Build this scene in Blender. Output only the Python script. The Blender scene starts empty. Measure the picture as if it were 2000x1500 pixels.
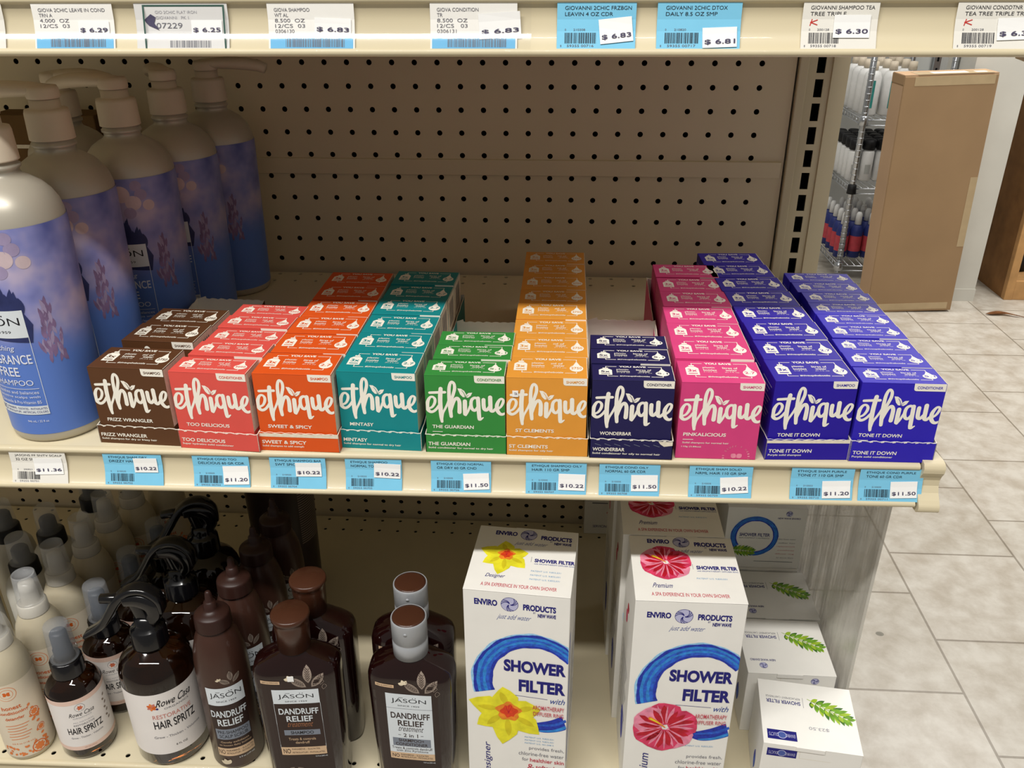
import bpy, bmesh, math, random
from math import sin, cos, pi, radians, sqrt, atan2
from mathutils import Vector, Matrix
from mathutils.geometry import tessellate_polygon

scene = bpy.context.scene
COL = scene.collection
random.seed(7)

# ------------------------------------------------------------------ camera
cam_d = bpy.data.cameras.new('camera')
cam_d.sensor_fit = 'HORIZONTAL'
cam_d.sensor_width = 36.0
cam_d.lens = 36.0 * 1683.35 / 2000.0
cam_d.clip_start = 0.02
cam = bpy.data.objects.new('camera', cam_d)
COL.objects.link(cam)
cam.location = (0.0672102, -1.00684569, 0.10815072)
cam.rotation_euler = (1.10723975, 0.00358767, 0.05918607)
scene.camera = cam

# ------------------------------------------------------------------ world, lamps, exposure
world = bpy.data.worlds.new('world')
scene.world = world
world.use_nodes = True
bg = world.node_tree.nodes['Background']
bg.inputs['Color'].default_value = (1.0, 0.95, 0.88, 1)
bg.inputs['Strength'].default_value = 0.17

def tube_lamp(x, y, z, lx, ly, watts, col=(1.0, 0.972, 0.925)):
    d = bpy.data.lights.new('ceiling_tube', 'AREA')
    d.shape = 'RECTANGLE'
    d.size, d.size_y = lx, ly
    d.energy = watts
    d.color = col
    o = bpy.data.objects.new('ceiling_tube', d)
    COL.objects.link(o)
    o.location = (x, y, z)
    return o

tube_lamp(-0.55, -1.52, 1.62, 2.40, 0.10, 62)      # fluorescent batten over this aisle
tube_lamp(2.20, 1.50, 1.62, 0.30, 2.40, 56)        # batten over the cross aisle on the right
tube_lamp(2.20, 3.00, 1.62, 0.30, 1.20, 12)
tube_lamp(0.60, 2.30, 1.62, 1.80, 0.30, 26)

scene.view_settings.view_transform = 'Standard'
scene.view_settings.look = 'None'
scene.view_settings.gamma = 1.0
scene.view_settings.use_curve_mapping = False
scene.view_settings.exposure = 0.35

# ------------------------------------------------------------------ materials
def lin(h):
    h = h.lstrip('#')
    out = []
    for i in (0, 2, 4):
        c = int(h[i:i+2], 16) / 255
        out.append(c / 12.92 if c <= 0.04045 else ((c + 0.055) / 1.055) ** 2.4)
    return (*out, 1.0)

MATS = {}
def pm(name, hexc, rough=0.5, spec=0.4, metal=0.0, var=0.06, scale=40.0, trans=0.0, ior=1.45, coat=0.0, bump=0.0, bscale=300.0, sss=0.0):
    m = bpy.data.materials.new(name)
    m.use_nodes = True
    nt = m.node_tree
    b = nt.nodes['Principled BSDF']
    c = lin(hexc)
    b.inputs['Roughness'].default_value = rough
    b.inputs['Specular IOR Level'].default_value = spec
    b.inputs['Metallic'].default_value = metal
    b.inputs['Transmission Weight'].default_value = trans
    b.inputs['IOR'].default_value = ior
    b.inputs['Coat Weight'].default_value = coat
    if sss:
        b.inputs['Subsurface Weight'].default_value = sss
        b.inputs['Subsurface Radius'].default_value = (0.01, 0.008, 0.005)
    tc = nt.nodes.new('ShaderNodeTexCoord')
    if var:
        n = nt.nodes.new('ShaderNodeTexNoise')
        n.inputs['Scale'].default_value = scale
        n.inputs['Detail'].default_value = 4
        r = nt.nodes.new('ShaderNodeValToRGB')
        r.color_ramp.elements[0].position = 0.3
        r.color_ramp.elements[1].position = 0.7
        r.color_ramp.elements[0].color = (*[x * (1 - var) for x in c[:3]], 1)
        r.color_ramp.elements[1].color = (*[min(1, x * (1 + var)) for x in c[:3]], 1)
        nt.links.new(tc.outputs['Object'], n.inputs['Vector'])
        nt.links.new(n.outputs['Fac'], r.inputs['Fac'])
        nt.links.new(r.outputs['Color'], b.inputs['Base Color'])
    else:
        b.inputs['Base Color'].default_value = c
    if bump:
        n2 = nt.nodes.new('ShaderNodeTexNoise')
        n2.inputs['Scale'].default_value = bscale
        bp = nt.nodes.new('ShaderNodeBump')
        bp.inputs['Strength'].default_value = bump
        bp.inputs['Distance'].default_value = 0.001
        nt.links.new(tc.outputs['Object'], n2.inputs['Vector'])
        nt.links.new(n2.outputs['Fac'], bp.inputs['Height'])
        nt.links.new(bp.outputs['Normal'], b.inputs['Normal'])
    MATS[name] = m
    return m

def clear_mat(name, hexc, fac, rough=0.15, streak=0.0):
    """see-through plastic: part of the light passes straight on, the rest meets a glossy surface"""
    m = pm(name, hexc, rough, 0.5, var=0.0)
    nt = m.node_tree
    b = nt.nodes['Principled BSDF']
    out = nt.nodes['Material Output']
    t = nt.nodes.new('ShaderNodeBsdfTransparent')
    mix = nt.nodes.new('ShaderNodeMixShader')
    mix.inputs[0].default_value = fac
    if streak:
        tc = nt.nodes.new('ShaderNodeTexCoord')
        mp = nt.nodes.new('ShaderNodeMapping')
        mp.inputs['Scale'].default_value = (1, 14, 1.2)
        mp.inputs['Rotation'].default_value = (0.12, 0, 0)
        n = nt.nodes.new('ShaderNodeTexNoise')
        n.inputs['Scale'].default_value = 9
        n.inputs['Detail'].default_value = 5
        mr = nt.nodes.new('ShaderNodeMapRange')
        mr.inputs['From Min'].default_value = 0.3
        mr.inputs['From Max'].default_value = 0.7
        mr.inputs['To Min'].default_value = fac - streak
        mr.inputs['To Max'].default_value = fac + streak
        nt.links.new(tc.outputs['Object'], mp.inputs['Vector'])
        nt.links.new(mp.outputs['Vector'], n.inputs['Vector'])
        nt.links.new(n.outputs['Fac'], mr.inputs['Value'])
        nt.links.new(mr.outputs['Result'], mix.inputs[0])
    nt.links.new(t.outputs[0], mix.inputs[1])
    nt.links.new(b.outputs[0], mix.inputs[2])
    nt.links.new(mix.outputs[0], out.inputs['Surface'])
    return m

pm('cream', 'cfc3a4', 0.42, 0.4, var=0.03, scale=6, coat=0.1)
pm('cream_deck', 'd6cbae', 0.5, 0.35, var=0.05, scale=9)
pm('peg', 'd8caac', 0.55, 0.3, var=0.03, scale=5)
pm('void', '070605', 0.9, 0.1, var=0)
pm('slot_shade', '0a0908', 0.9, 0.1, var=0)  # near-black colour that paints the shade inside slots and holes
pm('white_print', 'efeadd', 0.6, 0.3, var=0)
pm('paper', 'eeece6', 0.65, 0.3, var=0.02)
pm('sticker', 'f2f2f0', 0.6, 0.3, var=0.02)
pm('tag_white', 'e4e1d8', 0.6, 0.3, var=0.02)
pm('tag_blue', '7cc4e4', 0.55, 0.3, var=0.03)
pm('tag_band', '6db6e2', 0.55, 0.3, var=0.03)
pm('tag_old', 'd9d8d6', 0.5, 0.3, var=0.03)
pm('ink', '22222a', 0.6, 0.2, var=0)
pm('ink_soft', '6c6c74', 0.6, 0.2, var=0)
pm('ink_faint', 'a6a6ac', 0.6, 0.2, var=0)
pm('ink_price', '4a4660', 0.6, 0.2, var=0)
pm('ink_green', '39584e', 0.6, 0.2, var=0)
pm('pen_red', 'c23a34', 0.6, 0.2, var=0)
pm('tray_in', 'dcd8ce', 0.8, 0.2, var=0.05)
pm('card_edge', 'e2d9c6', 0.85, 0.2, var=0.08, scale=300)
pm('white_card', 'eceae4', 0.5, 0.4, var=0.02)
pm('navy_ink', '1d1c74', 0.5, 0.3, var=0)
pm('black_ink', '18171c', 0.5, 0.3, var=0)
pm('grey_ink', '83838a', 0.5, 0.3, var=0)
pm('sky_ink', '7ba7cf', 0.5, 0.3, var=0)
pm('script_blue', '46599c', 0.5, 0.3, var=0)
pm('red_ink', 'c23f52', 0.5, 0.3, var=0)
pm('orb', 'b9b9d8', 0.5, 0.3, var=0.05)
pm('brush_dark', '2236a8', 0.5, 0.3, var=0.35, scale=260)
pm('brush_mid', '2a5cc6', 0.5, 0.3, var=0.35, scale=240)
pm('brush_light', '2f84d2', 0.5, 0.3, var=0.25, scale=220)
pm('brush_pale', '93c6ea', 0.5, 0.3, var=0.2, scale=260)
pm('petal_yellow', 'e6de2e', 0.5, 0.3, var=0.16, scale=90)
pm('petal_yellow_deep', 'd3c422', 0.5, 0.3, var=0.16, scale=90)
pm('petal_orange', 'e8862a', 0.5, 0.3, var=0.2, scale=150)
pm('petal_core', 'd9421e', 0.5, 0.3, var=0.2, scale=200)
pm('hib_pink', 'd33c62', 0.5, 0.3, var=0.25, scale=120)
pm('hib_red', 'b8182c', 0.5, 0.3, var=0.25, scale=150)
pm('hib_pale', 'e68aa4', 0.5, 0.3, var=0.2, scale=150)
pm('leaf_green', '6f9e2a', 0.5, 0.3, var=0.3, scale=160)
pm('leaf_dark', '3f6f24', 0.5, 0.3, var=0.3, scale=160)
pm('leaf_lime', '9cba32', 0.5, 0.3, var=0.2, scale=160)
pm('cardboard', '9c8060', 0.8, 0.2, var=0.06, scale=5)
pm('cardboard_lit', 'b8997a', 0.8, 0.2, var=0.05, scale=5)  # lighter copy of the cardboard, with the light on it painted in
pm('tape', 'b59f7c', 0.35, 0.5, var=0.06, scale=20)
pm('old_carton', '6d5333', 0.8, 0.2, var=0.1, scale=20)
pm('wall_grey', 'a9aaa6', 0.7, 0.3, var=0.03, scale=3)
pm('column_white', 'cfcdc4', 0.6, 0.3, var=0.05, scale=5)
pm('scuff', '8f8b80', 0.8, 0.2, var=0.2)
pm('pine', 'bf9360', 0.6, 0.3, var=0.18, scale=14)
pm('pine_dark', '8a6238', 0.6, 0.3, var=0.2, scale=14)
pm('chrome', 'b9bcc0', 0.25, 0.5, metal=0.9, var=0.05)
pm('dry_leaf', '6a4326', 0.8, 0.2, var=0.3, scale=60)
pm('black_plastic', '0c0c0f', 0.18, 0.5, var=0, coat=0.3)
pm('black_matte', '101013', 0.5, 0.4, var=0)
pm('pump_plastic', 'd0c3ae', 0.45, 0.4, var=0.03)
pm('pearl', 'b6b0a2', 0.36, 0.5, metal=0.3, var=0.04, scale=20, coat=0.1)
pm('amber', '2c1405', 0.03, 0.5, trans=0.80, ior=1.5, var=0, coat=0.2)
pm('umber', '3d261e', 0.33, 0.45, var=0.05, coat=0.1)
pm('umber_cap', '301b16', 0.4, 0.4, var=0.05)
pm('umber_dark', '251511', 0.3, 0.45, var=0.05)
pm('burgundy', '1f0908', 0.08, 0.5, trans=0.25, ior=1.46, var=0.05, coat=0.4)
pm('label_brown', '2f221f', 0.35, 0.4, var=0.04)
pm('label_umber', '2e1e1a', 0.4, 0.4, var=0.04)
pm('cap_brown', '432619', 0.25, 0.5, var=0.08, scale=30)
pm('cap_silver', 'a4a7ab', 0.35, 0.5, var=0.06, metal=0.15)
pm('panel_pale', 'd6dde2', 0.5, 0.3, var=0.02)
pm('panel_grey', '7d8490', 0.5, 0.3, var=0.03)
pm('panel_tan', 'd3b492', 0.5, 0.3, var=0.03)
pm('botanic', '8d7f74', 0.5, 0.3, var=0.1)
pm('botanic_cream', 'd9cbb0', 0.5, 0.3, var=0.05)
pm('copper_ink', 'a06a48', 0.5, 0.3, var=0)
pm('label_white', 'e9e4e0', 0.5, 0.35, var=0.02)
pm('label_blush', 'e3c5b6', 0.5, 0.35, var=0.04)
pm('orange_ink', 'e08146', 0.5, 0.3, var=0.1)
pm('orange_deep', 'd4621f', 0.5, 0.3, var=0.1)
pm('coral_ink', 'c9776a', 0.5, 0.3, var=0)
pm('milky', 'c2b8a0', 0.35, 0.4, var=0.05, sss=0.15)
pm('milky_white', 'c8c6be', 0.35, 0.4, var=0.04, sss=0.15)
pm('milky_label', 'ded2bc', 0.45, 0.35, var=0.04)
pm('tag_brown', '5a3a22', 0.55, 0.3, var=0.04)
clear_mat('clear_cap', 'dde0e4', 0.24, 0.08)
clear_mat('clear_blue_cap', 'b2b6bc', 0.27, 0.10)
clear_mat('clear_collar', 'd6d2c8', 0.75, 0.25)
clear_mat('acrylic', 'c9c6bd', 0.62, 0.3, streak=0.2)
def strip_mat():
    m = clear_mat('clear_strip', 'ffffff', 0.06, 0.06)
    nt = m.node_tree
    g = nt.nodes.new('ShaderNodeBsdfGlossy'); g.inputs['Roughness'].default_value = 0.05
    mix = next(n for n in nt.nodes if n.type == 'MIX_SHADER')
    nt.links.new(g.outputs[0], mix.inputs[2])
strip_mat()
pm('pump_inner', '27313f', 0.4, 0.4, var=0)
pm('rack_white', 'd8d8d6', 0.5, 0.4, var=0.05)
pm('rack_teal', '2f7f78', 0.5, 0.4, var=0.05)
pm('rack_navy', '25306e', 0.5, 0.4, var=0.05)
pm('rack_red', 'b5404a', 0.5, 0.4, var=0.15)

ETH = dict(brown='58371f', red='d9534a', orange='d9541a', teal='0f8488', green='34883c', amber='de9638',
           navy='1e1a4c', pink='d2407c', indigo='26149a', violet='2c1fb0')
for k, h in ETH.items():
    pm('eth_' + k, h, 0.5, 0.35, var=0.03, scale=60)

# tall pump bottle's sleeve: plain blue below, a soft lavender picture above
def lavender_mat():
    m = pm('lavender_label', '4c68bc', 0.38, 0.4, var=0)
    nt = m.node_tree
    b = nt.nodes['Principled BSDF']
    tc = nt.nodes.new('ShaderNodeTexCoord')
    sep = nt.nodes.new('ShaderNodeSeparateXYZ')
    nt.links.new(tc.outputs['Object'], sep.inputs[0])
    n = nt.nodes.new('ShaderNodeTexNoise')
    n.inputs['Scale'].default_value = 24
    n.inputs['Detail'].default_value = 3
    nt.links.new(tc.outputs['Object'], n.inputs['Vector'])
    r = nt.nodes.new('ShaderNodeValToRGB')
    els = r.color_ramp.elements
    els[0].position, els[0].color = 0.30, lin('4a569a')
    els[1].position, els[1].color = 0.72, lin('c3b4c8')
    e = els.new(0.5); e.color = lin('8488c0')
    nt.links.new(n.outputs['Fac'], r.inputs['Fac'])
    mr = nt.nodes.new('ShaderNodeMapRange')
    mr.inputs['From Min'].default_value = 0.070
    mr.inputs['From Max'].default_value = 0.105
    nt.links.new(sep.outputs['Z'], mr.inputs['Value'])
    mx = nt.nodes.new('ShaderNodeMix')
    mx.data_type = 'RGBA'
    mx.inputs['A'].default_value = lin('5a7cc8')
    nt.links.new(mr.outputs['Result'], mx.inputs['Factor'])
    nt.links.new(r.outputs['Color'], mx.inputs['B'])
    nt.links.new(mx.outputs['Result'], b.inputs['Base Color'])
lavender_mat()
pm('bokeh', 'c6b3b8', 0.45, 0.35, var=0.12, scale=60)
pm('bokeh_soft', '9c8fb0', 0.45, 0.35, var=0.12, scale=60)
pm('lav_dark', '2c3360', 0.45, 0.35, var=0.2, scale=90)
pm('lav_rose', '80698f', 0.45, 0.35, var=0.25, scale=90)
pm('label_text', 'dfe3ee', 0.5, 0.3, var=0)

def floor_mat():
    m = pm('floor_tile', 'c2bbae', 0.32, 0.45, var=0)
    nt = m.node_tree
    b = nt.nodes['Principled BSDF']
    tc = nt.nodes.new('ShaderNodeTexCoord')
    sep = nt.nodes.new('ShaderNodeSeparateXYZ')
    comb = nt.nodes.new('ShaderNodeCombineXYZ')
    nt.links.new(tc.outputs['Object'], sep.inputs[0])
    W, H = 0.3085, 0.306
    ax = nt.nodes.new('ShaderNodeMath'); ax.operation = 'ADD'; ax.inputs[1].default_value = -0.797 + 0.5 * W + 40 * W
    ay = nt.nodes.new('ShaderNodeMath'); ay.operation = 'ADD'; ay.inputs[1].default_value = -0.906 + 40 * H
    nt.links.new(sep.outputs['Y'], ax.inputs[0])
    nt.links.new(sep.outputs['X'], ay.inputs[0])
    nt.links.new(ax.outputs[0], comb.inputs['X'])
    nt.links.new(ay.outputs[0], comb.inputs['Y'])
    br = nt.nodes.new('ShaderNodeTexBrick')
    br.offset = 0.5
    br.inputs['Scale'].default_value = 1.0
    br.inputs['Brick Width'].default_value = W
    br.inputs['Row Height'].default_value = H
    br.inputs['Mortar Size'].default_value = 0.0028
    br.inputs['Mortar Smooth'].default_value = 0.1
    br.inputs['Color1'].default_value = (1, 1, 1, 1)
    br.inputs['Color2'].default_value = (0.93, 0.93, 0.92, 1)
    br.inputs['Mortar'].default_value = (0.50, 0.47, 0.43, 1)
    nt.links.new(comb.outputs[0], br.inputs['Vector'])
    n = nt.nodes.new('ShaderNodeTexNoise')
    n.inputs['Scale'].default_value = 17
    n.inputs['Detail'].default_value = 8
    n.inputs['Roughness'].default_value = 0.62
    n.inputs['Distortion'].default_value = 0.15
    nt.links.new(tc.outputs['Object'], n.inputs['Vector'])
    r = nt.nodes.new('ShaderNodeValToRGB')
    r.color_ramp.elements[0].position, r.color_ramp.elements[0].color = 0.33, lin('b0a697')
    r.color_ramp.elements[1].position, r.color_ramp.elements[1].color = 0.64, lin('cbc5ba')
    nt.links.new(n.outputs['Fac'], r.inputs['Fac'])
    mx = nt.nodes.new('ShaderNodeMix'); mx.data_type = 'RGBA'; mx.blend_type = 'MULTIPLY'
    mx.inputs['Factor'].default_value = 1.0
    nt.links.new(r.outputs['Color'], mx.inputs['A'])
    nt.links.new(br.outputs['Color'], mx.inputs['B'])
    nt.links.new(mx.outputs['Result'], b.inputs['Base Color'])
floor_mat()

# ------------------------------------------------------------------ mesh builder
class MB:
    def __init__(self):
        self.v, self.f, self.m, self.s = [], [], [], []
    def add(self, verts, faces, mat, smooth=False):
        o = len(self.v)
        self.v.extend([tuple(p) for p in verts])
        for k, f in enumerate(faces):
            self.f.append(tuple(i + o for i in f))
            self.m.append(mat if isinstance(mat, str) else mat[k])
            self.s.append(smooth)
        return self
    def box(self, x0, x1, y0, y1, z0, z1, mat):
        v = [(x0,y0,z0),(x1,y0,z0),(x1,y1,z0),(x0,y1,z0),(x0,y0,z1),(x1,y0,z1),(x1,y1,z1),(x0,y1,z1)]
        f = [(0,3,2,1),(4,5,6,7),(0,1,5,4),(1,2,6,5),(2,3,7,6),(3,0,4,7)]   # bottom top front right back left
        return self.add(v, f, mat)
    def rbox(self, x0, x1, y0, y1, z0, z1, mat, r=0.001, seg=2):
        bm = bmesh.new()
        bmesh.ops.create_cube(bm, size=1)
        for p in bm.verts:
            p.co = ((x0+x1)/2 + p.co.x*(x1-x0), (y0+y1)/2 + p.co.y*(y1-y0), (z0+z1)/2 + p.co.z*(z1-z0))
        bmesh.ops.bevel(bm, geom=bm.edges[:], offset=r, segments=seg, affect='EDGES', profile=0.5)
        bm.verts.index_update()
        self.add([p.co for p in bm.verts], [[q.index for q in f.verts] for f in bm.faces], mat)
        bm.free()
        return self
    def lathe(self, prof, mat, seg=40, cx=0, cy=0, ribs=None, smooth=True):
        vs, fs, ms = [], [], []
        n = len(prof)
        for i, (r, z) in enumerate(prof):
            for k in range(seg):
                a = 2*pi*k/seg
                rr = r
                if ribs and ribs[0] <= i <= ribs[1] and k % 2: rr = r - ribs[2]
                vs.append((cx + rr*sin(a), cy - rr*cos(a), z))
        for i in range(n-1):
            for k in range(seg):
                k2 = (k+1) % seg
                fs.append((i*seg+k, i*seg+k2, (i+1)*seg+k2, (i+1)*seg+k))
        if prof[0][0] > 1e-6: fs.append(tuple(range(seg-1, -1, -1)))
        if prof[-1][0] > 1e-6: fs.append(tuple((n-1)*seg + k for k in range(seg)))
        return self.add(vs, fs, mat, smooth)
    def loft(self, secs, mat, seg=48, smooth=True):
        """secs: (z, half width, half depth, exponent)"""
        vs, fs = [], []
        for (z, a, b, e) in secs:
            for k in range(seg):
                t = 2*pi*k/seg
                c, s = sin(t), -cos(t)
                vs.append((a*math.copysign(abs(c)**(2/e), c), b*math.copysign(abs(s)**(2/e), s), z))
        n = len(secs)
        for i in range(n-1):
            for k in range(seg):
                k2 = (k+1) % seg
                fs.append((i*seg+k, i*seg+k2, (i+1)*seg+k2, (i+1)*seg+k))
        fs.append(tuple(range(seg-1, -1, -1)))
        fs.append(tuple((n-1)*seg + k for k in range(seg)))
        return self.add(vs, fs, mat, smooth)
    def tube(self, pts, sizes, mat, seg=12, smooth=True):
        """sweep an ellipse (half width, half height) along pts"""
        pts = [Vector(p) for p in pts]
        vs, fs = [], []
        n = len(pts)
        for i, p in enumerate(pts):
            d = (pts[min(i+1, n-1)] - pts[max(i-1, 0)]).normalized()
            up = Vector((0,0,1)) if abs(d.z) < 0.9 else Vector((0,1,0))
            sd = d.cross(up).normalized()
            u2 = sd.cross(d).normalized()
            w, h = sizes[i] if isinstance(sizes, list) else sizes
            for k in range(seg):
                a = 2*pi*k/seg
                vs.append(p + sd*(w*cos(a)) + u2*(h*sin(a)))
        for i in range(n-1):
            for k in range(seg):
                k2 = (k+1) % seg
                fs.append((i*seg+k, i*seg+k2, (i+1)*seg+k2, (i+1)*seg+k))
        fs.append(tuple(range(seg-1, -1, -1)))
        fs.append(tuple((n-1)*seg + k for k in range(seg)))
        return self.add(vs, fs, mat, smooth)
    def prism(self, poly, mapf, t, mat, mat_back=None, mat_edge=None):
        """a flat outline (u,v) made solid: offset 0 is its front, -t its back; mapf(u,v,o)"""
        n = len(poly)
        tr = tessellate_polygon([[Vector((p[0], p[1], 0)) for p in poly]])
        A = [mapf(p[0], p[1], 0) for p in poly]
        B = [mapf(p[0], p[1], -t) for p in poly]
        self.add(A, tr, mat)
        self.add(B, [tuple(reversed(q)) for q in tr], mat_back or mat)
        self.add(A + B, [(i, (i+1) % n, n+(i+1) % n, n+i) for i in range(n)], mat_edge or mat)
        return self
    def art(self, art, mapf, step=0.00012, base=0.00012, maxu=None):
        for q, (vs, fs, mat, layer) in enumerate(art.items):
            if maxu: vs, fs = split_wide(vs, fs, maxu)
            o = base + step*layer + min(q, 60)*1.5e-6
            self.add([mapf(p[0], p[1], o + min(i, 150)*2e-7) for i, p in enumerate(vs)], fs, mat)
        return self
    def mesh(self, name):
        me = bpy.data.meshes.new(name)
        me.from_pydata(self.v, [], self.f)
        names = []
        for m in self.m:
            if m not in names: names.append(m)
        for m in names: me.materials.append(MATS[m])
        idx = {m: i for i, m in enumerate(names)}
        me.polygons.foreach_set('material_index', [idx[m] for m in self.m])
        me.polygons.foreach_set('use_smooth', self.s)
        me.update()
        return me
    def build(self, name, parent=None, loc=None, rotz=None):
        o = bpy.data.objects.new(name, self.mesh(name))
        COL.objects.link(o)
        if parent: o.parent = parent
        if loc: o.location = loc
        if rotz: o.rotation_euler.z = rotz
        return o

# ------------------------------------------------------------------ flat artwork
_TX = {}
def glyphs(s, bold):
    k = (s, bold)
    if k in _TX: return _TX[k]
    c = bpy.data.curves.new('t', 'FONT')
    c.body = s
    c.fill_mode = 'FRONT'
    c.resolution_u = 4
    c.offset = bold
    o = bpy.data.objects.new('t', c)
    COL.objects.link(o)
    dg = bpy.context.evaluated_depsgraph_get()
    me = o.evaluated_get(dg).to_mesh()
    vs = [(p.co.x, p.co.y) for p in me.vertices]
    fs = []
    for p in me.polygons:
        q = list(p.vertices)
        a = 0.0
        for i in range(len(q)):
            x0, y0 = vs[q[i]]; x1, y1 = vs[q[(i+1) % len(q)]]
            a += x0*y1 - x1*y0
        if a < 0: q.reverse()
        fs.append(tuple(q))
    o.evaluated_get(dg).to_mesh_clear()
    bpy.data.objects.remove(o)
    bpy.data.curves.remove(c)
    _TX[k] = (vs, fs)
    return _TX[k]

def spline(pts, n=6):
    """Catmull-Rom through points of any dimension"""
    out = []
    m = len(pts)
    for i in range(m-1):
        p0, p1, p2, p3 = pts[max(i-1,0)], pts[i], pts[i+1], pts[min(i+2,m-1)]
        for k in range(n):
            t = k/n
            out.append(tuple(0.5*((2*b)+(-a+c)*t+(2*a-5*b+4*c-d)*t*t+(-a+3*b-3*c+d)*t**3) for a,b,c,d in zip(p0,p1,p2,p3)))
    out.append(tuple(pts[-1]))
    return out

def split_wide(vs, fs, maxu):
    """cut faces into upright strips no wider than maxu so that they can follow a curve"""
    if max(p[0] for p in vs) - min(p[0] for p in vs) <= maxu: return vs, fs
    out, of = [], []
    for f in fs:
        stack = [[(vs[i][0], vs[i][1]) for i in f]]
        while stack:
            p = stack.pop()
            a, b = min(q[0] for q in p), max(q[0] for q in p)
            if b - a <= maxu or len(p) < 3:
                k = len(out); out += p; of.append(tuple(range(k, k+len(p)))); continue
            c = a + maxu if b - a > 2*maxu else (a+b)/2
            L, R = [], []
            for i in range(len(p)):
                q, r = p[i], p[(i+1) % len(p)]
                (L if q[0] <= c else R).append(q)
                if q[0] == c: R.append(q)
                if (q[0] < c < r[0]) or (r[0] < c < q[0]):
                    t = (c-q[0])/(r[0]-q[0]); m = (c, q[1]+(r[1]-q[1])*t)
                    L.append(m); R.append(m)
            if len(L) >= 3: 
                k = len(out); out += L; of.append(tuple(range(k, k+len(L))))
            if len(R) >= 3: stack.append(R)
    return out, of

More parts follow.
